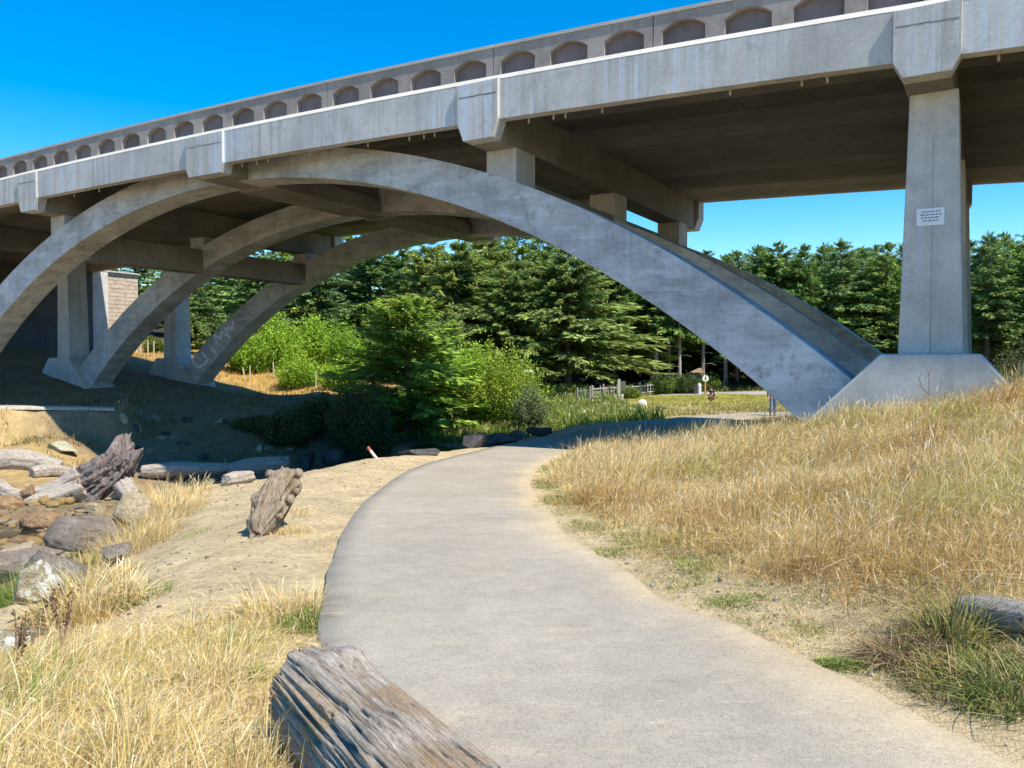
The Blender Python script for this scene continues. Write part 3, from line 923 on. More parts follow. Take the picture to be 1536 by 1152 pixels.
W_snag = wood_mat('brown_snag_wood', (.22, .16, .105), (.44, .35, .25), (.05, .038, .028), 2.2, (.27, .18, .09), 2)
W_grey = wood_mat('grey_driftwood', (.24, .21, .18), (.46, .41, .35), (.05, .045, .04), 1.4)
def log_mesh(name, spine, radii, seed, nseg=56, nlen=90, ridge=.07, flute=5, flat=None, knots=(), ends=.25):
    """irregular log: ridged cross-sections swept along a spine of points (local coordinates)"""
    S = np.array(spine, float)
    S = catmull(S, max(2, nlen // (len(S) - 1)))
    n = len(S)
    rr_ = np.interp(np.linspace(0, 1, n), np.linspace(0, 1, len(radii)), radii)
    T = np.gradient(S, axis=0); T /= np.linalg.norm(T, axis=1)[:, None]
    upv = np.array([0, 0, 1.0])
    A = np.cross(T, upv); A /= np.maximum(1e-6, np.linalg.norm(A, axis=1))[:, None]
    Bv = np.cross(A, T)
    th = np.linspace(0, 2 * np.pi, nseg, endpoint=False)
    L = np.r_[0, np.cumsum(np.linalg.norm(np.diff(S, axis=0), axis=1))]
    LL, TH = np.meshgrid(L, th, indexing='ij')
    q = np.c_[np.cos(TH).ravel() * 1.2, np.sin(TH).ravel() * 1.2, LL.ravel() * .55] + seed * 1.7
    q2 = np.c_[np.cos(TH).ravel() * flute, np.sin(TH).ravel() * flute, LL.ravel() * .9] + seed * 3.3
    q3 = np.c_[np.cos(TH).ravel() * flute * 3.2, np.sin(TH).ravel() * flute * 3.2, LL.ravel() * 1.3] + seed * 5.1
    f2 = fbm(q2, 3, seed + 1)
    f3 = fbm(q3, 3, seed + 2)
    k = 1 + 2.4 * ridge * fbm(q, 3, seed) - 2.0 * ridge * np.abs(f2) + .9 * ridge * f3 - 1.1 * ridge * np.clip(1 - np.abs(f3 + .1) / .09, 0, 1)
    k = k.reshape(n, nseg)
    for (u, a, h, wd) in knots:
        dl = (LL / L[-1] - u) * L[-1]
        da = (TH - a + np.pi) % (2 * np.pi) - np.pi
        rloc = np.interp(u, np.linspace(0, 1, len(radii)), radii)
        k = k + h / rloc * np.exp(-((dl / wd) ** 2 + (da * rloc / wd) ** 2))
    R = rr_[:, None] * k
    if flat: R = R * (1 - flat * np.clip(np.sin(TH), 0, 1) ** 2)
    jag = ends * rr_.max() * fbm(np.c_[np.cos(th) * 1.5, np.sin(th) * 1.5, np.zeros(nseg)] + seed, 4, seed + 3)
    V = S[:, None] + A[:, None] * (R * np.cos(TH))[..., None] + Bv[:, None] * (R * np.sin(TH))[..., None]
    V[0] -= T[0] * jag[:, None]; V[-1] += T[-1] * jag[:, None]
    V = V.reshape(-1, 3)
    Fq = []
    ids = np.arange(n * nseg).reshape(n, nseg)
    Fq = np.stack([ids[:-1], np.roll(ids, -1, 1)[:-1], np.roll(ids, -1, 1)[1:], ids[1:]], -1).reshape(-1, 4)
    # end faces as rings falling inwards with splintered relief
    caps, capF, base = [], [], len(V)
    for e, row, sgn in ((0, ids[0], -1), (n - 1, ids[-1], 1)):
        prev = row
        for ring, fr in enumerate((.72, .42, .15)):
            c = S[e] + (V[row] - S[e]) * fr + T[e] * sgn * (.10 * rr_[e] * fbm(np.c_[V[row] * 9 + ring], 3, seed + ring)[:, None])
            cur = np.arange(base, base + nseg); base += nseg
            caps.append(c)
            a_, b_ = prev, cur
            qd = np.stack([a_, np.roll(a_, -1), np.roll(b_, -1), b_], -1)
            capF.append(qd if sgn > 0 else qd[:, ::-1])
            prev = cur
        m = base; base += 1
        caps.append(S[e][None])
        capF.append(np.stack([prev, np.roll(prev, -1), np.full(nseg, m), np.full(nseg, m)], -1) if sgn > 0 else np.stack([np.roll(prev, -1), prev, np.full(nseg, m), np.full(nseg, m)], -1))
    V = np.vstack([V] + caps)
    F = [tuple(f) if f[2] != f[3] else tuple(f[:3]) for f in np.vstack([Fq] + capF).tolist()]
    me = bpy.data.meshes.new(name)
    me.from_pydata(V.tolist(), [], F)
    bm = bmesh.new(); bm.from_mesh(me); bmesh.ops.recalc_face_normals(bm, faces=bm.faces); bm.to_mesh(me); bm.free()
    me.polygons.foreach_set('use_smooth', np.ones(len(me.polygons), dtype=bool))
    return me
def log(name, label, cat, loc, spine, radii, seed, mat, group=None, **kw):
    o = link_mesh(name, log_mesh(name, spine, radii, seed, **kw), mat)
    o.location = loc
    return tag(o, label, cat, group)
def log_dir(o, d):
    """turn a log whose spine runs along local x so that it points along d"""
    o.rotation_euler = Vector(d).to_track_quat('X', 'Z').to_euler()
    return o
# the big log in the foreground: far end at upper left, near end out of the frame
a, b_ = Vector((-.90, 3.50, 0)), Vector((.22, 1.90, 0))
L_ = (b_ - a).length
zz = gz(-.5, 3.0)
o = log('driftwood_log', 'large weathered grey log with rusty cracks lying beside the path in the foreground', 'log',
        Vector((a.x, a.y, -1.46)), [(0, 0, 0), (.5, .01, .0), (1.1, -.01, .01), (L_, 0, 0)], [.19, .215, .225, .23, .235], 5, W_log,
        nseg=260, nlen=240, ridge=.075, flute=5.5, knots=((.12, 2.0, .05, .12), (.5, 1.2, .03, .10)), ends=.35)
o.rotation_euler = (0, rad(1), math.atan2(b_.y - a.y, b_.x - a.x))
# the knobbly root piece standing on the sand
p = spot(384, 806)
kn = [(.12, 2.4, .05, .08), (.35, .6, .07, .10), (.5, 2.8, .08, .09), (.62, 1.4, .06, .08), (.8, .2, .06, .08)]
o = log('driftwood_snag', 'knobbly brown driftwood root piece with branch stubs standing on the sand left of the path', 'driftwood',
        p, [(0, 0, .02), (.03, .18, .14), (.07, .42, .31), (.11, .68, .46), (.13, .82, .53)], [.07, .17, .225, .24, .22, .16], 9, W_snag, nseg=150, nlen=150, ridge=.15, flute=3.0, knots=kn, ends=.8)
for u, aa, r_, l_ in ((.52, 2.75, .05, .14), (.60, .25, .055, .14), (.40, 3.0, .045, .10), (.93, 2.2, .055, .20), (.95, .9, .06, .22), (.78, .05, .045, .16), (.30, .3, .035, .10)):
    c = Vector((.02 + .11 * u, .82 * u, .04 + .50 * u)) + p
    d = Vector((math.cos(aa), -.5, .6 * math.sin(aa) - .1)).normalized()
    rm = .17
    MB().tube([c + d * (rm * .5), c + d * (rm + l_ * .3), c + d * (rm + l_ * .5)], [r_ * 1.25, r_, r_ * .85], 10).build('branch_stub', W_snag, o, .012, True)
# stump with its long root
sp = spot(160, 746)
u_ = sp.y / FPX                                     # metres per photo pixel at the stump
st = thing('tree_stump', 'big dark driftwood stump with jagged top and spreading pale roots', 'stump', sp)
def SP(px, py, dy=0): return Vector(((px - 160) * u_, dy, (746 - py) * u_))
o = link_mesh('trunk', log_mesh('trunk', [SP(116, 754, .3), SP(134, 734, .2), SP(158, 714, .05), SP(177, 696, 0), SP(187, 680, 0)], [1.25, 1.15, .92, .72, .60, .52], 21, 90, 90, .17, 3.2, None, ((.9, 3.4, .1, .2), (.7, 2.6, .14, .25)), .75), W_stump, st)
for nm, pts, rr_, sd, mt in (('root', [SP(130, 712, -.2), SP(105, 728, -.35), SP(75, 737, -.5), SP(40, 738, -.7), SP(10, 722, -.6), (SP(-20, 705, -.5))], [.42, .32, .26, .25, .26, .28], 25, W_pale),
                             ('root', [SP(140, 728, -.5), SP(110, 740, -.75), SP(80, 746, -1.0), SP(55, 756, -1.2)], [.50, .40, .27, .12], 27, W_pale),
                             ('root', [SP(190, 725, -.2), SP(205, 742, -.4), SP(212, 752, -.5)], [.34, .22, .14], 29, W_pale)):
    link_mesh(nm, log_mesh(nm, pts, rr_, sd, 44, 60, .13, 3), mt, st)
def flog(label, p0, p1, r, seed, mat=W_pale, name='driftwood_log', lift=.5, group=None, bend=.06, ridge=.09):
    """driftwood log between two photographed ground points"""
    a_, b2 = (spot(*q) if len(q) == 2 else Vector(q) for q in (p0, p1))
    a_.z += r * lift; b2.z += r * lift
    d = b2 - a_
    m_ = d / 2 + Vector((0, 0, d.length * bend))
    return log(name, label, 'log', a_, [(0, 0, 0), tuple(d * .3 + Vector((0, 0, d.length * bend * .7))), tuple(m_), tuple(d)], [r * .8, r, r * .95, r * .7], seed, mat, group, nseg=40, nlen=50, ridge=ridge)
flog('long pale driftwood trunk on the far creek bank behind the stump root', (-25, 700), (92, 712), .42, 33)
flog('split pale driftwood piece beside the far bank trunk', (48, 716), (105, 714), .28, 35)
flog('pale log lying across the shaded creek bed right of the stump', (-14.0, 30.0, -4.35), (-10.8, 30.4, -4.3), .30, 37, W_pale, bend=.01)
flog('bluish grey log in shadow under the bridge beyond the sand', (-10.5, 29.4, -4.3), (-8.5, 30.2, -4.1), .36, 39, W_grey, bend=.02)
flog('short bleached log poking above the sand edge left of the snag', (338, 729), (378, 722), .13, 41, W_pale, lift=.8, bend=0)
flog('grey cut log half hidden in grass at the right edge', (1445, 938), (1640, 975), .10, 43, W_grey, lift=1.0, bend=0)
W_field = W_pale
for lb, p0, p1, r, sd in (('long grey log on the green creek bank in front of the fence', (878, 623), (921, 620), .26, 45), ('bleached log end in front of the first picket fence', (854, 615), (868, 612), .30, 47), ('pale leaning branch in the greenery right of the willow', (818, 608), (846, 601), .10, 49),
                          ('white log end right of the willow in tall greens', (826, 619), (838, 616), .22, 51), ('short pale log under the middle of the fence', (904, 611), (914, 609), .28, 53), ('small pale log left of the lawn edge', (928, 614), (938, 613), .2, 55), ('low bleached branch on the lawn edge', (990, 612), (1000, 613), .16, 57), ('twisted root end between fence and green bank', (864, 612), (871, 614), .25, 59)):
    flog(lb, p0, p1, r * .62, sd, W_field, bend=.02)

def pebbles():
    r = np.random.default_rng(31)
    V0, F0 = ico(1)
    N = 2600
    Y = r.uniform(4.5, 18, N); X = np.interp(Y, PC[:, 1], PC[:, 0]) - PHALF - r.uniform(0, 1, N) ** .8 * np.interp(Y, [4, 9, 18], [2.5, 4.2, 2.2])
    Y2 = r.uniform(2.6, 20, 1000); X2 = np.interp(Y2, PC[:, 1], PC[:, 0]) + PHALF + r.uniform(-.15, 1.2, 1000)
    X, Y = np.r_[X, X2], np.r_[Y, Y2]
    d, _ = path_dist(X, Y); k = np.abs(d) > PHALF + .02
    X, Y = X[k], Y[k]; n = len(X)
    S = np.clip(r.lognormal(-4.9, .5, n), .003, .022)
    Z = ground_z(X, Y)
    P = V0[None] * (1 + .25 * r.normal(size=(n, len(V0), 1))) * S[:, None, None] * r.uniform(.6, 1.3, (n, 1, 3)) * np.array([1, 1, .6])
    P = P + np.stack([X, Y, Z + S * .25], -1)[:, None]
    F = (F0[None] + (np.arange(n) * len(V0))[:, None, None]).reshape(-1, 3)
    c = np.array([(.34, .29, .23), (.22, .20, .18), (.44, .36, .25), (.14, .11, .08)])[r.integers(0, 4, n)] * r.uniform(.8, 1.2, (n, 1))
    o = link_mesh('gravel', fast_mesh('gravel', P.reshape(-1, 3), F, np.repeat(c, len(V0), 0)), attr_mat('pebble', .9, .2))
    tag(o, 'scattered pebbles and crumbs on the sandy verges of the path', 'gravel', None, 'stuff')
pebbles()

# ================================================================== TREES AND BUSHES
M_leaf = attr_mat('foliage', .65, .2, .30, vary=True)
M_needle = attr_mat('needles', .7, .12, .25, vary=True)
M_bark = rock_mat('grey_brown_bark', (.10, .075, .055), (.20, .16, .12), 3)
M_bark_pale = rock_mat('pale_bark', (.34, .29, .23), (.52, .46, .38), 3)  # paler bark of the bare trunked spruces
def diamonds(P, D, Wv, ln, wd, cols, fold=0.0):
    """leaf quads: base P, direction D, width vector Wv, length, width -> vertices, quads, colours"""
    ln, wd = ln[:, None], wd[:, None]
    a = P
    m = P + D * ln * .45
    V = np.stack([a, m + Wv * wd, P + D * ln, m - Wv * wd], 1).reshape(-1, 3)
    Q = np.arange(len(V)).reshape(-1, 4)
    return V, Q, np.repeat(cols, 4, 0)
def unit(v): return v / np.maximum(1e-9, np.linalg.norm(v, axis=-1))[..., None]
def conifer_mesh(seed, H, R, cb, nb, nt, droop=.28, base=(.062, .098, .026), tip=(.145, .19, .048), layered=0.0, wide=.16, asym=0.0, pa=1.25, pb=.72):
    r = np.random.default_rng(seed)
    t = np.sort(r.uniform(0, 1, nb)) ** .92
    if layered:                                            # branches gather in tiers with gaps between
        tiers = np.floor(t * 11) / 11 + .04
        t = t * (1 - layered) + np.clip(tiers + r.normal(0, .012, nb), 0, .99) * layered
    h = cb + (H * .985 - cb) * t
    prof = (1 - t ** pa) ** pb * (1 - .30 * np.exp(-((t) / .10) ** 2)) + .03
    az = r.uniform(0, 2 * np.pi, nb)
    lump = vnoise(np.c_[np.cos(az) * 1.6, np.sin(az) * 1.6, t * 5] + seed * 2.7, seed)
    L = R * prof * r.uniform(.50, 1.15, nb) * (1 + .42 * lump)
    L = L * (1 + asym * np.cos(az))
    up = (.05 + .75 * t ** 1.5) + r.normal(0, .08, nb)
    tau = r.uniform(.10, 1.0, (nb, nt)) ** .75
    out = L[:, None] * tau
    z = h[:, None] + L[:, None] * (up[:, None] * tau - droop * tau ** 2 + .10 * tau ** 4)
    bend = az[:, None] + .12 * np.sin(tau * 3 + seed)
    P = np.stack([np.cos(bend) * out, np.sin(bend) * out, z], -1)
    side = r.choice([-1, 1], (nb, nt))
    ang = bend + side * r.uniform(.35, 1.15, (nb, nt)) * (1.15 - .75 * tau)
    ln = np.clip((.22 + .42 * (1 - tau)) * L[:, None] * .55, .20, .80) * r.uniform(.7, 1.25, (nb, nt))
    dz = -.22 + r.normal(0, .22, (nb, nt)) + .5 * (t[:, None] > .9)
    D = unit(np.stack([np.cos(ang), np.sin(ang), dz], -1))
    P = P + np.stack([np.zeros_like(out), np.zeros_like(out), r.normal(0, .07, (nb, nt))], -1)
    roll = r.normal(0, .75, (nb, nt))
    Hn = unit(np.stack([-np.sin(ang), np.cos(ang), np.zeros_like(ang)], -1))
    Vn = unit(np.cross(Hn, D))
    Wv = Hn * np.cos(roll)[..., None] + Vn * np.sin(roll)[..., None]
    wd = ln * r.uniform(wide * .7, wide * 1.3, (nb, nt))
    k = np.clip((tau - .45) / .55, 0, 1)[..., None] * r.uniform(.3, 1, (nb, nt))[..., None]
    c = (np.array(base) * (1 - k) + np.array(tip) * k) * 2.65
    c = c * r.uniform(.70, 1.30, (nb, 1, 1)) * r.uniform(.80, 1.2, (nb, nt, 1))
    V, Q, Cc = diamonds(P.reshape(-1, 3), D.reshape(-1, 3), Wv.reshape(-1, 3), ln.ravel(), wd.ravel(), c.reshape(-1, 3))
    # leader shoots at the top
    m = 26
    tp = np.stack([r.normal(0, .05, m), r.normal(0, .05, m), H - r.uniform(.1, 1.0, m)], -1)
    a2 = r.uniform(0, 6.3, m)
    D2 = unit(np.stack([np.cos(a2) * .6, np.sin(a2) * .6, r.uniform(.5, 1.3, m)], -1))
    W2 = unit(np.cross(D2, r.normal(size=(m, 3))))
    V2, Q2, C2 = diamonds(tp, D2, W2, r.uniform(.3, .65, m), r.uniform(.04, .08, m), np.tile(np.array(base) * 2.5, (m, 1)))
    return fast_mesh('crown', np.vstack([V, V2]), np.vstack([Q, Q2 + len(V)]), np.vstack([Cc, C2]))
def trunk_mb(H, cb, r0, seed, lean=0.0, snags=10):
    r = random.Random(seed)
    m = MB()
    pts = [(lean * H * k * k + .04 * H * .1 * math.sin(k * 5 + seed), .02 * math.sin(k * 7 + seed) * H * .1, H * k * .97 - .3) for k in (0, .08, .2, .35, .5, .7, 1)]
    m.tube(pts, [r0 * 1.35, r0 * 1.05, r0 * .95, r0 * .82, r0 * .65, r0 * .4, r0 * .08], 9)
    for _ in range(snags):                              # dead lower limbs
        hz = r.uniform(.8, max(1.2, cb + 1.5)); a_ = r.uniform(0, 6.3); l = r.uniform(.6, 1.9)
        m.tube([(0, 0, hz), (math.cos(a_) * l * .6, math.sin(a_) * l * .6, hz + .1 * l), (math.cos(a_) * l, math.sin(a_) * l, hz - .05 * l)], [.05, .03, .012], 5)
    return m
TREE_KINDS = {}
def tree_kind(key, seed, H, R, cb, nb, nt, r0, bark=None, **kw):
    me = conifer_mesh(seed, H, R, cb, nb, nt, **kw)
    me.materials.append(M_needle)
    tr = trunk_mb(H, cb, r0, seed)
    o = tr.build('trunk', bark or M_bark, None, 0, True)
    tme = o.data
    bpy.data.objects.remove(o)
    TREE_KINDS[key] = (me, tme, H)
tree_kind('spruce a', 1, 14, 4.03, 2.6, 237, 52, .22, droop=.30)
tree_kind('spruce b', 2, 14, 3.58, 3.4, 218, 52, .20, droop=.25, base=(.058, .092, .032), pa=1.5)
tree_kind('spruce c', 3, 14, 4.59, 2.0, 262, 52, .25, droop=.34, base=(.07, .105, .025), tip=(.165, .20, .045), pa=1.6, pb=.8)
tree_kind('layered', 4, 14, 6.94, 2.3, 287, 78, .28, droop=.30, base=(.075, .100, .028), tip=(.175, .195, .05), layered=.7, wide=.12, pa=1.15, pb=.85)
tree_kind('tall trunk', 5, 14, 3.81, 5.6, 187, 54, .20, M_bark_pale, droop=.28)
tree_kind('tall trunk b', 6, 14, 3.47, 6.0, 175, 54, .17, M_bark_pale, droop=.22, base=(.07, .10, .03))
tree_kind('young', 7, 8, 3.02, .25, 250, 59, .12, droop=.18, base=(.078, .126, .028), tip=(.16, .225, .048), wide=.14, pa=1.7, pb=.7)
tree_kind('rear', 8, 14, 4.70, .6, 237, 44, .22, droop=.32, base=(.05, .075, .024), tip=(.09, .11, .03), wide=.2)
tree_kind('bushy pine', 9, 10, 4.26, 1.2, 237, 57, .2, droop=.12, base=(.075, .11, .04), tip=(.15, .18, .06), wide=.2)
tree_kind('top shaggy', 10, 14, 3.70, 2.8, 212, 52, .22, droop=.36, base=(.055, .088, .032), tip=(.12, .155, .05), layered=.4, pa=1.4)
TC = [0]
def tree(kind, px, Y, top, label, group=None, sxy=1.0, rz=None, name='conifer_tree', H=None):
    me, tme, H0 = TREE_KINDS[kind]
    p = at_y(px, Y)
    if H is None: H = (540 - top) / FPX * Y - p.z
    k = H / H0
    TC[0] += 1
    t = thing(name, label, 'tree', p, group)
    r = random.Random(TC[0] * 7 + 1)
    t.rotation_euler = (r.uniform(-.02, .02), r.uniform(-.02, .02), r.uniform(0, 6.28) if rz is None else rz)
    kk = k ** .75 * sxy * r.uniform(.90, 1.25)
    t.scale = (kk, kk, k)
    for nm, m_ in (('trunk', tme), ('crown', me)):
        c = bpy.data.objects.new(nm, m_); COL.objects.link(c); c.parent = t
    return t
kinds3 = ['spruce a', 'spruce b', 'spruce c', 'top shaggy']
# --- wood behind the left half of the arch
LEFT = [(168, 96, 395), (205, 88, 418), (262, 80, 392), (300, 70, 425), (352, 84, 372), (398, 74, 350), (440, 86, 328), (478, 76, 345), (525, 92, 352), (556, 80, 336), (602, 92, 349), (640, 80, 372), (690, 96, 372), (722, 76, 342), (772, 86, 329), (812, 73, 332), (856, 84, 329), (940, 90, 385), (905, 80, 362)]
names_left = ['spruce seen over the brown block wall', 'second spruce right of the brown block wall', 'spruce left of the leftmost far rib foot', 'dark bushy spruce behind the far left pier', 'spruce between the left piers and the bright willows', 'tall spruce behind the left willow thicket',
              'tallest spruce showing above the far rib, left of the sky gap', 'dark spruce over the middle of the willow thicket', 'thin topped spruce by the first sky gap under the arch', 'dense spruce right of the first sky gap', 'spruce behind the bright young spruce', 'low topped spruce at the second sky gap', 'rear spruce filling the second sky gap', 'broad spruce directly left of the layered spruces',
              'dark spruce crowned under the arch crown', 'shaggy spruce in the middle under the arch', 'spruce rising behind the layered tree', 'rear spruce left of the pale trunks', 'spruce behind the right end of the layered tree']
for k, (px, Y, top) in enumerate(LEFT):
    tree(kinds3[k % 4], px, Y, top, names_left[k], 'spruces behind the left of the arch', 1.12)
tree('layered', 850, 67, 368, 'big spreading spruce with layered drooping boughs beside the picket fence', None, 1.15, 2.0)
tree('layered', 690, 70, 362, 'layered spruce rising behind the bright young spruce', None, .95, 3.1)
tree('layered', 735, 74, 345, 'tall layered spruce left of the middle under the arch', None, .85, 5.3)
tree('layered', 650, 78, 352, 'layered spruce by the second sky gap under the arch', None, .85, 1.3)
tree('layered', 920, 74, 362, 'layered spruce just left of the pale trunks', None, .8, 1.9)
tree('layered', 770, 66, 392, 'layered yellow green spruce above the bright willow', None, 1.2, 4.1)
tree('layered', 815, 70, 375, 'taller layered spruce between two spreading spruces', None, 1.15, .7)
tree('young', 612, 47, 448, 'bright green young spruce standing low beside the dark thicket', None, 1.45, .5)
tree('young', 650, 55, 492, 'smaller bright spruce just right of the young spruce', None, 1.35, 2.5)
tree('bushy pine', 560, 60, 470, 'mid green bushy pine behind the young spruce', None, 1.0)
tree('bushy pine', 330, 66, 480, 'bushy green pine between left pier and willows', None, 1.1)
tree('bushy pine', 285, 64, 470, 'grey green bushy pine seen left of the far rib foot', None, 1.1)
tree('bushy pine', 672, 62, 470, 'bushy pine above and left of the bright willow', None, 1.0)
# --- wood on the right beyond the lawn
for k, (px, Y, top) in enumerate([(985, 71, 395), (1004, 74, 388), (1020, 70, 392), (1054, 73, 385), (1088, 74, 384), (1106, 76, 378), (1140, 75, 372)]):
    tree('tall trunk' if k % 2 == 0 else 'tall trunk b', px, Y, top, ['spruce with a straight pale bare trunk left of the shelters', 'spruce with a crooked pale trunk between two straight ones', 'spruce with the thickest white trunk beside the shelter', 'spruce behind the small brown shelter roof', 'bare trunked spruce right of the round sign', 'second bare trunked spruce right of the round sign', 'bare trunked spruce nearest the slanting arch rib'][k], 'bare trunked spruces along the lawn', 1.0)
front = [(1165, 74, 366), (1200, 71, 377), (1235, 76, 372), (1262, 72, 360), (1298, 75, 376), (1328, 71, 364), (1352, 76, 366), (1480, 66, 352), (1512, 70, 358), (1545, 66, 345)]
nf = ['front spruce rising over the slanting ribs, farthest from the pier', 'lower spruce over the slanting ribs, next toward the pier', 'front spruce above the middle of the slanting ribs', 'pointed spruce standing tallest left of the pier', 'low spruce in the dip left of the pier', 'pointed dark spruce touching the pier from the left', 'spruce half hidden behind the left edge of the pier', 'spruce directly right of the pier', 'lower spruce second to the right of the pier', 'tall spruce at the right picture edge']
for k, (px, Y, top) in enumerate(front):
    tree(['spruce c', 'spruce a', 'spruce b', 'top shaggy'][k % 4], px, Y, top, nf[k], 'spruces beyond the slanting ribs', 1.12)
r_ = random.Random(12)
for k in range(26):
    px = 960 + k * 25
    tree(['spruce a', 'top shaggy', 'spruce c', 'spruce b', 'rear'][k % 5], px + r_.uniform(-8, 8), r_.uniform(80, 88), 392 - (px - 960) * .055 + r_.uniform(-14, 12), 'dark spruce in the crowded second row of the far wood', 'second row spruces of the far wood', 1.1)
for k in range(34):
    px = 130 + k * 44
    tree('rear', px + r_.uniform(-10, 10), r_.uniform(100, 110), (382 if px < 950 else 405) + r_.uniform(-10, 10), 'dark dense spruce in the rear row closing the wood', 'rear row spruces of the far wood', 1.25)
for k in range(22):                                       # dark inner wood, mostly in its own shade
    px = 900 + k * 32
    tree('rear', px + r_.uniform(-8, 8), r_.uniform(90, 96), 450 + r_.uniform(-15, 15), 'shaded low spruce inside the dark wood', 'shaded inner spruces of the far wood', 1.15)

def bush_mesh(seed, rx, ry, H, ns, nl, leaf, base, tip, upright=.8, floor=.0, stiff=.5):
    """a thicket of upright leafy shoots"""
    r = np.random.default_rng(seed)
    leaf, nl, ns = leaf * .72, int(nl * 1.35), int(ns * 1.3)
    rr, aa = np.sqrt(r.uniform(0, 1, ns)), r.uniform(0, 2 * np.pi, ns)
    lump = 1 + .30 * vnoise(np.c_[np.cos(aa) * rr * 2.2, np.sin(aa) * rr * 2.2] + seed, seed)
    top = H * np.sqrt(np.clip(1 - .82 * rr ** 2, .05, 1)) * lump * r.uniform(.72, 1.16, ns)
    bx, by = np.cos(aa) * rr * rx * .75, np.sin(aa) * rr * ry * .75
    tx, ty = np.cos(aa) * rr * rx * 1.05 + r.normal(0, .2, ns), np.sin(aa) * rr * ry * 1.05 + r.normal(0, .2, ns)
    u = r.uniform(floor, 1, (ns, nl)) ** .7
    P = np.stack([bx[:, None] + (tx - bx)[:, None] * u ** 1.4, by[:, None] + (ty - by)[:, None] * u ** 1.4, top[:, None] * u], -1) + r.normal(0, .09, (ns, nl, 3)) * (1 + leaf)
    a = r.uniform(0, 2 * np.pi, (ns, nl))
    D = unit(np.stack([np.cos(a), np.sin(a), r.normal(upright, .45, (ns, nl))], -1))
    Wv = unit(np.cross(D, r.normal(size=(ns, nl, 3))))
    ln = leaf * r.uniform(.6, 1.3, (ns, nl))
    k = np.clip(u * 1.1 - .15, 0, 1)[..., None] * r.uniform(.4, 1, (ns, nl, 1))
    c = (np.array(base) * (1 - k) + np.array(tip) * k) * r.uniform(.75, 1.25, (ns, 1, 1)) * r.uniform(.8, 1.2, (ns, nl, 1))
    V, Q, Cc = diamonds(P.reshape(-1, 3), D.reshape(-1, 3), Wv.reshape(-1, 3), ln.ravel(), ln.ravel() * .24, c.reshape(-1, 3))
    me = fast_mesh('foliage', V, Q, Cc)
    me.materials.append(M_leaf)
    st = MB()
    for k2 in range(0, ns, max(1, ns // 26)):
        st.tube([(bx[k2] * .6, by[k2] * .6, -.2), (bx[k2], by[k2], top[k2] * .35), (tx[k2] * .9, ty[k2] * .9, top[k2] * .8)], [.035, .025, .008], 5)
    o = st.build('stem', M_bark, None)
    sme = o.data
    bpy.data.objects.remove(o)
    return me, sme
def bush(label, px, Y, top, halfpx, seed, base, tip, ns=260, nl=26, leaf=.24, group=None, name='bush', deep=.8, H=None, cat='bush', upright=.8, floor=.0, dz=0):
    p = at_y(px, Y)
    p.z += dz
    if H is None: H = (540 - top) / FPX * Y - p.z
    me, sme = bush_mesh(seed, halfpx / FPX * Y, halfpx / FPX * Y * deep, H, ns, nl, leaf, base, tip, upright, floor)
    t = thing(name, label, cat, p, group)
    for nm, m_ in (('stem', sme), ('foliage', me)):
        c = bpy.data.objects.new(nm, m_); COL.objects.link(c); c.parent = t
    return t
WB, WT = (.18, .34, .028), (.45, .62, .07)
bush('bright green willow thicket at the left end by the far rib foot', 375, 57, 500, 34, 31, WB, WT)
bush('bright green willow behind the dry slope stakes', 418, 58, 484, 36, 32, WB, WT, 320)
bush('tallest bright green willow in the middle of the left thicket', 468, 60, 476, 38, 33, WB, WT, 340)
bush('bright willow at the right end of the left thicket', 520, 58, 488, 34, 34, WB, WT, 320)
bush('low bright willow in front of the left thicket', 450, 53, 532, 34, 35, WB, WT, 200, 24, .2)
bush('small bright shrub at the right foot of the left thicket', 512, 51, 545, 32, 36, WB, WT, 200, 24, .2)
bush('bright yellow green willow beside the lawn, the largest one', 762, 47, 527, 54, 37, (.20, .31, .03), (.47, .56, .07), 460, 30, .2)
bush('bright green willow shoulder left of the largest willow', 712, 50, 518, 42, 38, WB, WT, 320)
bush('grey green shrub leaning at the right foot of the largest willow', 796, 44, 585, 24, 39, (.13, .17, .06), (.27, .31, .12), 170, 24, .16)
bush('low leafy shrub under the young spruce', 660, 49, 600, 30, 40, (.10, .19, .03), (.24, .33, .06), 240, 24, .2)
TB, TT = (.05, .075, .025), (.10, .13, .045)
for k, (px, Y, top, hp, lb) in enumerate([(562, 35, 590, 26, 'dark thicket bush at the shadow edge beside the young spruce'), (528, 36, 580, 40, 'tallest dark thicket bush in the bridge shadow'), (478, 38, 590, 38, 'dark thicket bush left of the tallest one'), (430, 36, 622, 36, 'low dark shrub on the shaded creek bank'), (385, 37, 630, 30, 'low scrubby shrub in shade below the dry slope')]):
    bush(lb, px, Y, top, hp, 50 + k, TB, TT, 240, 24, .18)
bush('brown dead shrub between thicket and young spruce', 566, 49, 535, 15, 57, (.26, .20, .12), (.40, .31, .19), 110, 14, .14)
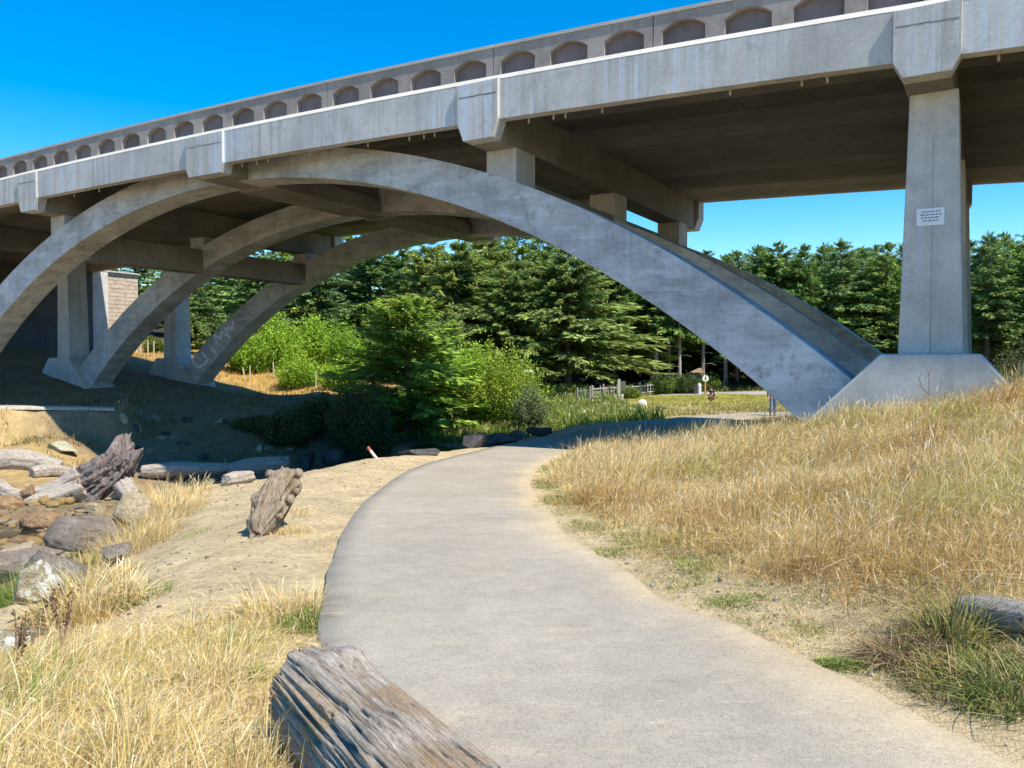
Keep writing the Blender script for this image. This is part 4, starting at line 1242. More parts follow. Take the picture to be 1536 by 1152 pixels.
for k, (px, Y, top, hp, lb, b_, t_) in enumerate([(995, 66, 566, 20, 'leafy green shrub behind the end of the picket fence', (.09, .16, .03), (.21, .28, .05)), (1012, 67, 569, 14, 'yellow green shrub in the middle of the hedge by the lawn', (.13, .19, .03), (.28, .33, .06)), (1032, 66, 562, 18, 'dark olive shrub left of the shelter', (.08, .11, .03), (.16, .2, .06)),
                                                (830, 60, 580, 18, 'low green shrub behind the bleached logs', (.12, .18, .03), (.26, .33, .06)), (865, 62, 577, 16, 'round low shrub left of the first fence panel', (.12, .19, .03), (.28, .34, .06)), (945, 61, 583, 14, 'climbing shrub on the long picket fence', (.13, .2, .03), (.28, .35, .06)), (890, 60, 588, 12, 'leafy weed bush between fence panels', (.14, .21, .03), (.3, .36, .06)),
                                                (1065, 72, 565, 16, 'fern like bush lit inside the dark wood', (.09, .16, .03), (.22, .3, .06)), (1520, 48, 520, 40, 'scrubby bush behind the grass right of the pier', (.07, .09, .03), (.15, .16, .06)), (232, 62, 508, 14, 'small shrub between the left piers', (.1, .17, .03), (.23, .3, .06))]):
    bush(lb, px, Y, top, hp, 70 + k, b_, t_, 130, 20, .2)

# ================================================================== GRASSES AND GROUND COVER
M_grass = attr_mat('dry_grass_blades', .7, .15, .25)
M_green = attr_mat('green_blades', .6, .2, .25)
def blades(X, Y, H, W, lean, laz, cols, seed, head=0.0, Z=None, headcol=(.74, .62, .40)):
    r = np.random.default_rng(seed)
    n = len(X)
    Z = ground_z(X, Y) - .015 if Z is None else Z
    ts = np.array([0, .36, .68, .84, 1.0])
    hd = r.uniform(0, 1, n) < head
    wp = np.tile(np.array([1, .85, .55, .36, .06]), (n, 1))
    wp[hd] = np.array([.75, .6, .42, 1.5, .15])
    az = laz + r.normal(0, .75, n)
    dx, dy = np.cos(az), np.sin(az)
    fa = r.uniform(0, 2 * np.pi, n)
    wx, wy = np.cos(fa) * W / 2, np.sin(fa) * W / 2
    V = np.empty((n, 5, 2, 3), np.float32)
    for k, t in enumerate(ts):
        o = lean * t ** 1.8 * H
        z = H * (t - np.minimum(.62, .42 * lean) * t ** 2.2)
        for s, sg in ((0, -1), (1, 1)):
            V[:, k, s, 0] = X + dx * o + wx * wp[:, k] * sg
            V[:, k, s, 1] = Y + dy * o + wy * wp[:, k] * sg
            V[:, k, s, 2] = Z + z
    C_ = np.repeat(cols[:, None, None, :], 5, 1).repeat(2, 2).astype(np.float32)
    C_[hd, 3:, :, :] = np.array(headcol) * r.uniform(.8, 1.15, (hd.sum(), 1, 1, 1))
    b0 = (np.arange(n) * 10)[:, None]
    Q = np.stack([np.stack([b0 + 2 * k, b0 + 2 * k + 1, b0 + 2 * k + 3, b0 + 2 * k + 2], -1)[:, 0] for k in range(4)], 1).reshape(-1, 4)
    return V.reshape(-1, 3), Q, C_.reshape(-1, 3)
def pick(r, n, pal, w):
    i = r.choice(len(pal), n, p=np.array(w) / sum(w))
    return np.array(pal)[i] * r.uniform(.82, 1.18, (n, 1))
STRAW = [(.76, .58, .28), (.66, .47, .19), (.84, .70, .42), (.48, .32, .13), (.68, .54, .19), (.38, .36, .10)]
def in_block(X, Y, pads):
    s, v = to_sv(X, Y)
    m = np.zeros(len(X), bool)
    for (a, b_, c, d) in pads: m |= (s > a) & (s < b_) & (v > c) & (v < d)
    return m
PADS = [(-3.5, 1.15, v0 - .36, v0 + 1.46) for v0 in RV] + [(-46.3, -41.6, v0 - .36, v0 + 1.46) for v0 in RV]
def make_stuff(name, label, parts, mat, cat='grass'):
    V, Q, C_, off = [], [], [], 0
    for v, q, c in parts:
        V.append(v); Q.append(q + off); C_.append(c); off += len(v)
    o = link_mesh(name, fast_mesh(name, np.vstack(V), np.vstack(Q), np.vstack(C_)), mat)
    return tag(o, label, cat, None, 'stuff')
# --- tufted dry grass
def tuft_blades(TX, TY, TH, TR, per, tint, seed, wind, spread=.8, head=.2, width=(.0042, .0055, .009, .013), leang=.26, keepoff=True, pal=STRAW, w=(3, 3, 2.2, 1.5, 1.2, .7)):
    """tufts of blades that splay from their own middle and share a height and a tint"""
    r = np.random.default_rng(seed)
    n = len(TX)
    per = r.poisson(per, n) if not hasattr(per, '__len__') else r.poisson(per)
    i = np.repeat(np.arange(n), per)
    m = len(i)
    a, q = r.uniform(0, 6.283, m), np.sqrt(r.uniform(0, 1, m))
    X, Y = TX[i] + np.cos(a) * q * TR[i], TY[i] + np.sin(a) * q * TR[i]
    if keepoff:
        d, _ = path_dist(X, Y)
        k = (np.abs(d) > PHALF + .03) & ~in_block(X, Y, PADS)
        X, Y, a, q, i = X[k], Y[k], a[k], q[k], i[k]
        m = len(i)
    twist = r.normal(0, .9, n)[i]
    az = np.arctan2(np.sin(a) * q * spread + np.sin(wind + twist) * .65, np.cos(a) * q * spread + np.cos(wind + twist) * .65)
    lean = np.clip(r.gamma(2.0, leang, m) * (.45 + .9 * q) * r.uniform(.6, 1.7, n)[i], .05, 2.2)
    H = TH[i] * (1.05 - .45 * q ** 2) * r.uniform(.45, 1.15, m)
    lie = r.uniform(0, 1, m) < .26                       # fallen stems
    lean = np.where(lie, r.uniform(1.6, 3.2, m), lean); H = np.where(lie, np.clip(H * .5, .05, .25), H)
    cols = pick(r, m, pal, w) * tint[i]
    W = np.interp(Y, [2, 6, 12, 20], width) * r.uniform(.7, 1.35, m)
    return blades(X, Y, np.clip(H, .03, .95), W, lean, az, cols, seed + 1, head)
def right_bank():
    r = np.random.default_rng(77)
    N = 10600
    Y = r.uniform(2.5, 21.5, N)
    edge = np.interp(Y, PC[:, 1], PC[:, 0]) + PHALF
    X = edge + r.uniform(0, 1, N) * (.85 * Y + 4.2 - edge).clip(.3)
    d, _ = path_dist(X, Y)
    d = d - PHALF
    P = np.c_[X, Y]
    c1, c2, c3 = fbm(P * 1.1, 3, 51), fbm(P * .38, 3, 52), fbm(P * 2.6, 2, 53)
    s, v = to_sv(X, Y)
    wide = np.interp(Y, [2, 5, 9, 14, 20], [1.0, .95, .60, .38, .30])
    rp = sstep(wide * .45, wide * 2.0, d + .35 * c1)
    keep = (r.uniform(0, 1, N) < .06 + .94 * sstep(.0, .55, rp)) & (d > .10) & (v < 24)
    keep &= ~((X > 2.0) & (Y < 4.9) & (r.uniform(0, 1, N) < .6))
    X, Y, c1, c2, c3, rp = (q[keep] for q in (X, Y, c1, c2, c3, rp))
    n = len(X)
    TH = np.clip((.09 + .42 * rp * (.78 + .85 * c1 + .35 * c2)) * r.uniform(.65, 1.4, n), .05, .80)
    TR = np.clip(.10 + .16 * rp * r.uniform(.5, 1.5, n), .06, .34) * np.interp(Y, [3, 12, 20], [.8, 1.1, 1.35])
    tint = np.ones((n, 3)) * r.uniform(.80, 1.18, (n, 1))
    def blend(m, c):
        nonlocal tint
        tint = tint * (1 - m[:, None]) + tint * np.array(c) * m[:, None]
    blend(sstep(.10, .40, c2 + .6 * c3) * .8, (.80, .92, .62))          # olive patches
    blend(sstep(.05, .35, fbm(P[keep] * .9, 3, 57)) * .85, (.80, .66, .52))   # russet patches
    blend(sstep(.15, .45, fbm(P[keep] * .7, 3, 59)) * .7, (1.22, 1.22, 1.28))  # bleached patches
    blend((r.uniform(0, 1, n) < .10) * .8, (.62, .56, .46))
    a = tuft_blades(X, Y, TH, TR, np.interp(Y, [3, 8, 20], [40, 42, 44]), tint, 3, .25, .9, .24, (.0028, .0037, .0062, .0095), .38)
    # thatch between the tufts
    M = 80000
    Y = r.uniform(2.2, 21, M); edge = np.interp(Y, PC[:, 1], PC[:, 0]) + PHALF
    X = edge + r.uniform(0, 1, M) * (.85 * Y + 4.2 - edge).clip(.3)
    d, _ = path_dist(X, Y); d = d - PHALF
    s, v = to_sv(X, Y)
    k = (r.uniform(0, 1, M) < .10 + .90 * sstep(.05, .75, d + .5 * fbm(np.c_[X, Y] * 1.5, 3, 55))) & (d > .05) & (v < 24) & ~in_block(X, Y, PADS)
    X, Y = X[k], Y[k]; n = len(X)
    b_ = blades(X, Y, r.uniform(.04, .16, n), np.interp(Y, [2, 6, 12, 20], [.004, .0055, .009, .013]), r.uniform(.6, 3.0, n), r.uniform(0, 6.3, n), pick(r, n, [(.56, .43, .20), (.46, .33, .14), (.36, .27, .12), (.64, .53, .30)], [2, 2, 2, 1]), 8)
    return [a, b_]
make_stuff('dry_grass', 'tall straw coloured dry grass covering the right bank', right_bank(), M_grass)
# --- matted straw grass at the left foreground, and thin patches on the sand
LPAL = [(.76, .58, .27), (.66, .47, .19), (.84, .71, .44), (.50, .34, .13), (.70, .55, .18), (.38, .37, .10)]
def left_grass():
    r = np.random.default_rng(78)
    N = 2300
    Y = r.uniform(2.2, 9.0, N)
    X = np.interp(Y, PC[:, 1], PC[:, 0]) - PHALF - r.uniform(0, 1, N) ** 1.1 * (.70 * Y + 1.0 - 1.2).clip(.5)
    d, _ = path_dist(X, Y)
    d = -d - PHALF
    P = np.c_[X, Y]
    c1, c2 = fbm(P * 1.4, 3, 61), fbm(P * .5, 3, 62)
    zone = (1 - sstep(4.6, 6.1, Y + .6 * c2 + .5 * c1 - .10 * (X + 3))) * sstep(.0, .5, d + .25 * c1)
    keep = (r.uniform(0, 1, N) < zone + .02) & (d > .06)
    keep &= ~((X > -1.35) & (X < .3) & (Y < 3.75) & (Y > 3.0) & (d < .3))
    X, Y, d, c1, c2, zone = (q[keep] for q in (X, Y, d, c1, c2, zone))
    n = len(X)
    TH = np.clip((.08 + .26 * zone * (.75 + .9 * c1 + .3 * c2)) * r.uniform(.6, 1.5, n) * sstep(-.1, .7, d + .2), .05, .52)
    TR = r.uniform(.07, .22, n)
    tint = np.ones((n, 3)) * r.uniform(.82, 1.15, (n, 1))
    g = (sstep(.1, .4, c2 - .4 * c1) * .8)[:, None]
    tint = tint * (1 - g) + tint * np.array([.80, .88, .60]) * g
    a = tuft_blades(X, Y, TH, TR, 30, tint, 4, .5, 1.0, .10, (.0042, .005, .007, .01), .42, True, LPAL, (3.4, 2.6, 2.4, 1, 1.2, .7))
    M = 26000
    Y = r.uniform(2.2, 8.5, M); X = np.interp(Y, PC[:, 1], PC[:, 0]) - PHALF - r.uniform(0, 1, M) * (.70 * Y + 1.0 - 1.2).clip(.5)
    d, _ = path_dist(X, Y); d = -d - PHALF
    c1, c2 = fbm(np.c_[X, Y] * 1.4, 3, 61), fbm(np.c_[X, Y] * .5, 3, 62)
    k = (r.uniform(0, 1, M) < (1 - sstep(4.9, 6.7, Y + .6 * c2 + .5 * c1 - .10 * (X + 3)))) & (d > .04 + .1 * c1)
    X, Y = X[k], Y[k]; n = len(X)
    return [a, blades(X, Y, r.uniform(.03, .13, n), r.uniform(.0035, .006, n), r.uniform(.8, 3.6, n), r.uniform(0, 6.3, n), pick(r, n, LPAL, [2, 2, 2, 1, 1, .5]), 9)]
def patch(px, py, rx, ry, n, h, seed, pal=STRAW, w=(3, 3, 2, 1, 1, .6), wd=.007, head=.1, lean=.28):
    r = np.random.default_rng(seed)
    p = spot(px, py)
    a, q = r.uniform(0, 6.28, n), np.sqrt(r.uniform(0, 1, n))
    X, Y = p.x + np.cos(a) * q * rx, p.y + np.sin(a) * q * ry
    d, _ = path_dist(X, Y)
    k = np.abs(d) > PHALF + .03
    X, Y, a, q = X[k], Y[k], a[k], q[k]
    n = len(X)
    cl = fbm(np.c_[X, Y] * 3.2, 3, seed)
    H = h * (1 - .6 * q ** 2) * r.uniform(.45, 1.25, n) * (1 + .8 * cl)
    return blades(X, Y, np.clip(H, .02, 1), wd * r.uniform(.7, 1.3, n), np.clip(r.gamma(2.2, lean, n), .1, 1.8), a + 2.0 * cl, pick(r, n, pal, w) * (1 + .5 * cl[:, None]), seed, head)
GREENS = [(.16, .24, .04), (.24, .32, .06), (.32, .36, .10), (.12, .17, .03)]
make_stuff('dry_grass', 'matted golden straw grass in the left foreground', left_grass() + [patch(212, 795, 1.0, .9, 1800, .55, 81), patch(240, 762, .8, .7, 1100, .45, 82), patch(185, 830, .8, .6, 1500, .5, 83), patch(120, 925, .5, .4, 1300, .42, 84), patch(140, 880, .5, .4, 700, .3, 85),
                             patch(430, 925, .4, .35, 700, .3, 87), patch(265, 745, .6, .5, 900, .3, 88), patch(430, 770, .5, .6, 500, .12, 89), patch(440, 800, .25, .3, 260, .14, 90)], M_grass)
# --- low green along both edges of the path and among the rocks
def verge():
    r = np.random.default_rng(79)
    out = []
    N = 120000
    Y = r.uniform(2.4, 21, N)
    X = np.interp(Y, PC[:, 1], PC[:, 0]) + PHALF + r.uniform(.02, 1.5, N)
    d, _ = path_dist(X, Y)
    d = d - PHALF
    P = np.c_[X, Y]
    m = sstep(-.10, .28, fbm(P * 1.6, 3, 71) + .35 * fbm(P * 5, 2, 72)) * sstep(.02, .2, d) * (1 - sstep(.8, 1.5, d))
    keep = r.uniform(0, 1, N) < m
    X, Y = X[keep], Y[keep]
    n = len(X)
    out.append(blades(X, Y, r.uniform(.02, .075, n), np.interp(Y, [2, 8, 20], [.004, .007, .012]), np.clip(r.gamma(2, .4, n), .1, 1.8), r.uniform(0, 6.3, n), pick(r, n, [(.22, .29, .06), (.34, .36, .11), (.52, .44, .19), (.16, .22, .045)], [2, 2, 2.4, 1]), 5))
    return out
gp = verge()
for k, (px, py, rx, ry, n, h) in enumerate([(1255, 998, .16, .12, 1400, .06), (1100, 905, .25, .25, 900, .06), (1030, 850, .2, .3, 600, .06), (855, 748, .22, .7, 1900, .10), (905, 830, .25, .3, 500, .07), (470, 935, .22, .3, 900, .14), (385, 1018, .16, .12, 500, .10), (485, 905, .05, .12, 260, .08), (130, 852, .5, .35, 1500, .22), (105, 850, .35, .25, 900, .2), (160, 838, .4, .3, 600, .22), (20, 905, .6, .45, 1800, .38), (80, 1010, .3, .25, 350, .22), (30, 1060, .3, .3, 300, .22), (200, 900, .3, .3, 300, .2), (300, 800, .5, .3, 700, .05), (290, 770, .4, .3, 500, .05), (100, 760, .5, .3, 300, .1)]):
    gp.append(patch(px, py, rx, ry, n, h, 100 + k, GREENS, (2, 2, 1, 1), .007, 0, .35))
make_stuff('green_grass', 'short green grass and weeds on the path verges and among the rocks', gp, M_green)
# --- leafy ground cover of the valley, dry slope and lawn edge
def cover(seed, N, xr, yr, test, hr, wd, pal, w, lean=.3, head=.05):
    r = np.random.default_rng(seed)
    X, Y = r.uniform(*xr, N), r.uniform(*yr, N)
    k = test(X, Y, r) & ~in_block(X, Y, PADS)
    d, _ = path_dist(X, Y)
    k &= np.abs(d) > PHALF + .15
    X, Y = X[k], Y[k]
    n = len(X)
    c1 = fbm(np.c_[X, Y] * .5, 3, seed)
    H = r.uniform(*hr, n) * (1 + .7 * c1)
    return blades(X, Y, H, wd * r.uniform(.7, 1.4, n), np.clip(r.gamma(2, lean, n), .05, 1.5), r.uniform(0, 6.3, n), pick(r, n, pal, w) * (1 + .35 * c1[:, None]), seed, head)
def t_valley(X, Y, r):
    s, v = to_sv(X, Y)
    return (v + fbm(np.c_[X, Y] * .6, 2, 4) > 35.6) & (X < 7 + 1.5 * fbm(np.c_[X, Y] * .3, 2, 5)) & (X > -9)
VG = [(.14, .23, .03), (.24, .32, .05), (.34, .36, .10), (.40, .32, .14), (.10, .16, .025)]
make_stuff('green_undergrowth', 'tall green weeds and grasses in the sunlit creek valley', [cover(91, 42000, (-10, 9), (36, 62), t_valley, (.20, .75), .05, VG, (3, 3, 2, 1, 1.4))], M_green, 'undergrowth')
def t_dry(X, Y, r):
    s, v = to_sv(X, Y)
    return (v > 35.8) & (X < -6.5 + 1.5 * fbm(np.c_[X, Y] * .4, 2, 6))
def t_lawn(X, Y, r): return ((Y < 49.5 + fbm(np.c_[X, Y] * .4, 2, 7)) & (Y > 40.5)) & (r.uniform(0, 1, len(X)) < .25 + .75 * sstep(-.1, .3, fbm(np.c_[X, Y] * .6, 3, 9)))
make_stuff('dry_grass', 'dry golden grass on the slope behind the left pier feet', [cover(92, 26000, (-34, -6), (38, 66), t_dry, (.12, .45), .035, [(.55, .36, .12), (.48, .30, .09), (.62, .46, .2), (.34, .3, .09)], (3, 3, 2, .8))], M_grass)
make_stuff('lawn_edge_grass', 'olive and straw tufts along the lawn edge beyond the path', [cover(93, 16000, (6, 24), (40, 52), t_lawn, (.10, .42), .04, [(.44, .36, .15), (.26, .28, .07), (.36, .34, .12), (.52, .42, .2)], (2, 2, 2, 1)), cover(94, 22000, (7, 30), (48, 64), lambda X, Y, r: Y > 48, (.03, .09), .05, [(.36, .33, .07), (.30, .30, .06), (.42, .38, .12)], (2, 2, 1))], M_grass)
def t_bank(X, Y, r):
    s, v = to_sv(X, Y)
    return (v > 17) & (v < 36) & (X < -4) & (ground_z(X, Y) > -4.45) & (r.uniform(0, 1, len(X)) < sstep(-.1, .3, fbm(np.c_[X, Y] * .8, 3, 13)))
make_stuff('bank_scrub', 'low scrub and dead grass on the shaded far creek bank', [cover(95, 22000, (-22, -4), (25, 46), t_bank, (.10, .40), .03, [(.26, .20, .10), (.17, .16, .06), (.36, .27, .14)], (2, 2, 1))], M_grass)
make_stuff('forest_floor', 'dark ferns and litter on the shaded forest floor', [cover(96, 14000, (8, 52), (67, 92), lambda X, Y, r: X > 6, (.2, .8), .09, [(.05, .07, .02), (.08, .10, .03), (.06, .05, .03)], (2, 1, 1))], M_green, 'undergrowth')
# --- single plants
def tussock(label, px, py, n, h, rx, seed, pal, w, wd=.008, cat='plant', name='grass_tussock'):
    v, q, c = patch(px, py, rx, rx, n, h, seed, pal, w, wd, 0, .45)
    p = spot(px, py)
    o = link_mesh(name, fast_mesh(name, v - np.array(p)[None], q, c), M_green, None, p)
    return tag(o, label, cat)
OL = [(.24, .23, .06), (.36, .30, .11), (.17, .18, .05), (.46, .34, .17), (.24, .13, .08)]
tussock('olive green tussock at the end of the grey log on the right', 1415, 965, 700, .34, .22, 121, OL, (3, 2, 2, 1.5, .6))
tussock('dark tussock hanging over the path verge at lower right', 1425, 1035, 420, .20, .26, 122, OL, (2, 2, 3, 2, 1))
tussock('green tussock at the right edge in front of the grey log', 1528, 1055, 560, .26, .22, 123, [(.15, .20, .05), (.24, .26, .07), (.11, .14, .045), (.40, .34, .15)], (2, 2, 2, 2))
tussock('yellowish tussock between the dark ones at lower right', 1470, 1005, 600, .24, .2, 124, [(.34, .32, .09), (.42, .33, .14), (.24, .24, .06)], (2, 1, 1))
tussock('reddish tussock left of the olive one', 1350, 985, 700, .22, .2, 125, [(.36, .24, .14), (.28, .18, .10), (.42, .33, .17)], (2, 1, 2))
def weed(label, px, py, h, seed, stems=5, colr=(.24, .15, .085)):
    r = random.Random(seed)
    p = spot(px, py)
    t = thing('dock_weed', label, 'weed', p)
    sm_ = plain('weed_stem', (.25, .14, .08), .8)
    for k in range(stems):
        a = r.uniform(0, 6.28); l = h * r.uniform(.6, 1)
        q = [Vector(p) + Vector((math.cos(a) * .06 * u * l / .3, math.sin(a) * .06 * u * l / .3, l * u)) for u in (0, .5, 1)]
        MB().tube(q, [.006, .005, .003], 5).build('stem', sm_, t)
        P = np.array([tuple(q[0].lerp(q[2], u) - p + Vector((r.uniform(-.02, .02), r.uniform(-.02, .02), 0))) for u in np.linspace(.35, 1, 26)])
        r2 = np.random.default_rng(seed * 31 + k)
        D = unit(r2.normal(size=P.shape) + np.array([0, 0, .5])); Wv = unit(np.cross(D, r2.normal(size=P.shape)))
        V, Q, Cc = diamonds(P, D, Wv, r2.uniform(.015, .04, len(P)), r2.uniform(.005, .011, len(P)), np.array(colr) * r2.uniform(.6, 1.5, (len(P), 1)))
        link_mesh('seed_head', fast_mesh('seed_head', V, Q, Cc), M_leaf, t)
weed('tall reddish dock weed with dark seed heads at the left, nearest the stones', 95, 968, .42, 1)
weed('leaning reddish dock weed at the far left of the straw grass', 26, 1010, .40, 2, 6)
weed('small dark dock stalk under the white patched rock', 62, 948, .22, 3, 3)
weed('rusty weed clump right of the white patched rock', 86, 915, .24, 4, 9, (.26, .14, .07))
# bare dead stalk in front of the pier footing
p = at_y(1396, 15.4)
t = thing('dead_stalk', 'bare branching dead stalk in front of the pale pier footing', 'plant', p)
m = MB()
for pts in (((0, 0, 0), (-.02, 0, .45), (-.03, 0, .80), (.0, 0, .92)), ((-.02, 0, .40), (-.16, .02, .55), (-.22, 0, .70), (-.18, 0, .84)), ((0, 0, .3), (.12, 0, .42), (.2, 0, .55), (.22, 0, .72)), ((-.16, .02, .55), (-.26, 0, .60)), ((-.03, 0, .8), (-.08, 0, .88)), ((-.03, 0, .8), (.04, 0, .86))):
    m.tube([Vector(q) + p for q in pts], np.linspace(.014, .005, len(pts)), 6)
m.build('branch', plain('dead_stem', (.26, .20, .15), .9), t)

# ================================================================== SMALL THINGS ON THE LAWN
W_post = plain('weathered_timber', (.34, .31, .27), .9, .1, 12, .3)
W_fence = plain('grey_picket_wood', (.46, .44, .38), .9, .1, 14, .25)
W_pole = plain('pale_stake_wood', (.52, .45, .34), .9, .1, 12, .2)
def fence(label, pts, h, gap, seed):
    """picket fence through photographed ground points: posts, two rails, pickets"""
    P = [spot(*q) if len(q) == 2 else at_y(q[0], q[2]) for q in pts]
    t = thing('picket_fence', label, 'fence', P[0])
    r = random.Random(seed)
    rails, pk = MB(), MB()
    for a, b_ in zip(P[:-1], P[1:]):
        d = b_ - a
        dl = Vector((d.x, d.y, 0)).normalized()
        nrm = Vector((-dl.y, dl.x, 0))
        for f in (.28, .82):
            rails.tube([a + Vector((0, 0, h * f)), b_ + Vector((0, 0, h * f))], .04, 6)
        n = max(2, int(d.length / gap))
        for k in range(n + 1):
            c = a + d * (k / n) + nrm * .05
            c += Vector((0, 0, -.12))
            w_, hh = .045, h * r.uniform(.9, 1.06) + .12
            q = [c - dl * w_, c + dl * w_]
            pk.hexa([tuple(q[0]), tuple(q[1]), tuple(q[1] + nrm * .025), tuple(q[0] + nrm * .025), tuple(q[0] + Vector((0, 0, hh))), tuple(q[1] + Vector((0, 0, hh - .03))), tuple(q[1] + nrm * .025 + Vector((0, 0, hh - .03))), tuple(q[0] + nrm * .025 + Vector((0, 0, hh)))])
    rails.build('rail', W_fence, t)
    pk.build('picket', W_fence, t)
    for q in P:
        MB().tube([q + Vector((0, 0, -.2)), q + Vector((0, 0, h * 1.12))], .075, 8).build('post', W_post, t)
fence('short grey picket fence panel standing alone left of the others', [(866, 0, 56.5), (885, 0, 56.0)], 1.0, .20, 1)
fence('open picket fence panel running back from the grey one', [(888, 0, 57), (905, 0, 59), (926, 0, 61)], 1.05, .42, 2)
fence('long low picket fence along the far side of the lawn', [(936, 0, 61.5), (960, 0, 64), (985, 0, 66), (1002, 0, 66.5)], 1.0, .40, 3)
p = at_y(928.5, 58.5)
t = thing('notice_post', 'tall grey post with a dark board beside the picket fence', 'post', p)
MB().box(p.x - .09, p.x + .09, p.y - .09, p.y + .09, p.z - .2, p.z + 1.55).build('post', W_fence, t)
MB().box(p.x + .10, p.x + .48, p.y - .05, p.y + .02, p.z + .75, p.z + 1.4).build('board', plain('dark_board', (.12, .12, .11), .8), t)
MB().box(p.x + .16, p.x + .34, p.y - .12, p.y + .06, p.z - .1, p.z + .45).build('marker', plain('pale_marker', (.6, .58, .5), .8), t)
# round sign on an orange post
p = at_y(1058, 63.5)
t = thing('road_sign', 'round white sign on a thin orange wooden post by the lawn', 'sign', p)
MB().box(p.x - .055, p.x + .055, p.y - .055, p.y + .055, p.z - .2, p.z + 1.25).build('post', plain('orange_wood', (.50, .27, .08), .8), t)
m = MB(); m.tube([(p.x, p.y - .06, p.z + 1.26), (p.x, p.y - .09, p.z + 1.26)], .25, 24); m.build('disc', plain('sign_white', (.82, .80, .78), .5), t)
m = MB(); m.box(p.x - .05, p.x + .05, p.y - .10, p.y - .092, p.z + 1.12, p.z + 1.42); m.build('symbol', plain('sign_dark', (.12, .07, .07), .5), t)
# roofed notice shelters among the trunks
def shelter(label, px, Y, w_, h, rh, col, posts, rz=0.0):
    p = at_y(px, Y)
    t = thing('shelter', label, 'shelter', p)
    a, b_ = w_ / 2, w_ * .38
    rf = MB()
    z = p.z + h
    rf.add([(p.x - a, p.y - b_, z), (p.x + a, p.y - b_, z), (p.x + a, p.y + b_, z), (p.x - a, p.y + b_, z), (p.x + a * .55, p.y - b_, z + rh), (p.x + a * .55, p.y + b_, z + rh),
            (p.x - a, p.y - b_, z - .07), (p.x + a, p.y - b_, z - .07), (p.x + a, p.y + b_, z - .07), (p.x - a, p.y + b_, z - .07)],
           [(0, 4, 5, 3), (4, 1, 2, 5), (0, 6, 7, 1, 4), (3, 5, 2, 8, 9), (6, 9, 8, 7), (0, 3, 9, 6), (1, 7, 8, 2)])
    rf.build('roof', plain('shingle_roof', col, .9, .1, 10, .25), t)
    for dx in posts:
        MB().box(p.x + dx - .06, p.x + dx + .06, p.y - .06, p.y + .06, p.z - .2, z - .07).build('post', W_post, t)
    return t
t = shelter('small shelter with a brown pitched roof on one post left of the round sign', 1045.5, 67, .95, 1.75, .32, (.46, .30, .18), (-.28,))
p = at_y(1045.5, 67)
MB().box(p.x - .32, p.x + .25, p.y - .03, p.y + .03, p.z + .75, p.z + 1.55).build('panel', plain('dark_panel', (.05, .045, .05), .8), t)
shelter('low flat roofed shelter between the pale trunks', 1004, 69.5, 1.15, 1.55, .10, (.36, .29, .2), (.3, -.3))
# litter bin and dark box under the shelter
p = at_y(1049, 65)
t = thing('litter_bin', 'white and dark litter bin under the brown shelter roof', 'bin', p)
m = MB(); m.tube([p + Vector((0, 0, -.05)), p + Vector((0, 0, .70)), p + Vector((0, 0, .82)), p + Vector((0, 0, .88))], [.16, .17, .14, .05], 14); m.build('body', plain('bin_white', (.62, .6, .58), .6), t)
m = MB(); m.box(p.x - .46, p.x - .18, p.y - .15, p.y + .15, p.z - .05, p.z + .62); m.build('cabinet', plain('bin_dark', (.06, .05, .05), .7), t, .02)
# leaning orange marker post at the tip of the sand
a = spot(565, 688)
t = thing('marker_post', 'short leaning red and white marker post at the sand edge', 'post', a)
d = Vector((-.20, .0, .26))
MB().tube([a - d * .15, a + d * .72], .032, 10).build('post', plain('post_white', (.70, .62, .55), .7), t)
MB().tube([a + d * .72, a + d * 1.02], .034, 10).build('band', plain('post_red', (.42, .12, .07), .7), t)
# pale stakes on the dry slope
SL = [(375, 573, 25, 0, 'tall pale stake on the dry slope nearest the far rib foot'), (368, 571, 20, -3, 'stake leaning close to the tall pale stake'), (373, 552, 14, 0, 'thin stake rising behind the two pale stakes'), (411, 567, 24, -1, 'pale stake before the dark gap in the willows'), (424, 566, 16, 1, 'short thin stake right of the pale stake by the willows'), (474, 582, 26, 0, 'yellowish stake at the lower end of the dry slope'), (484, 581, 20, 1, 'short grey stake beside the yellowish one'), (478, 560, 18, -1, 'reddish topped stake behind the lower stakes'),
      (211, 532, 24, 0, 'pale stake left of the far pier, first of three'), (222, 534, 24, 0, 'pale stake left of the far pier, middle of three'), (231, 537, 26, 0, 'pale stake touching the far pier in the picture')]
for px, py, hp, dx, lb in SL:
    p = spot(px, py)
    h = hp / FPX * p.y
    o = MB().tube([p - Vector((0, 0, .15)), p + Vector((dx * .03, 0, h * .5)), p + Vector((dx * .06, 0, h))], [.055, .05, .045], 7).build('wooden_stake', W_pole)
    tag(o, lb, 'stake', 'stakes on the dry slope')
# white hooded lamp-like cap above the willow
p = at_y(793, 58)
t = thing('birdhouse', 'small white roofed box on a post poking over the willow', 'birdhouse', p)
z = -.95
MB().tube([p - Vector((0, 0, .2)), Vector((p.x, p.y, z - .1))], .04, 7).build('post', W_post, t)
MB().box(p.x - .22, p.x + .22, p.y - .2, p.y + .2, z - .10, z + .08).build('box', plain('box_dark', (.10, .09, .08), .8), t)
MB().add([(p.x - .36, p.y - .28, z + .08), (p.x + .36, p.y - .28, z + .08), (p.x + .36, p.y + .28, z + .08), (p.x - .36, p.y + .28, z + .08), (p.x - .26, p.y, z + .27), (p.x + .26, p.y, z + .27)], [(0, 1, 5, 4), (2, 3, 4, 5), (0, 4, 3), (1, 2, 5), (3, 2, 1, 0)]).build('roof', plain('roof_white', (.74, .72, .70), .6), t)

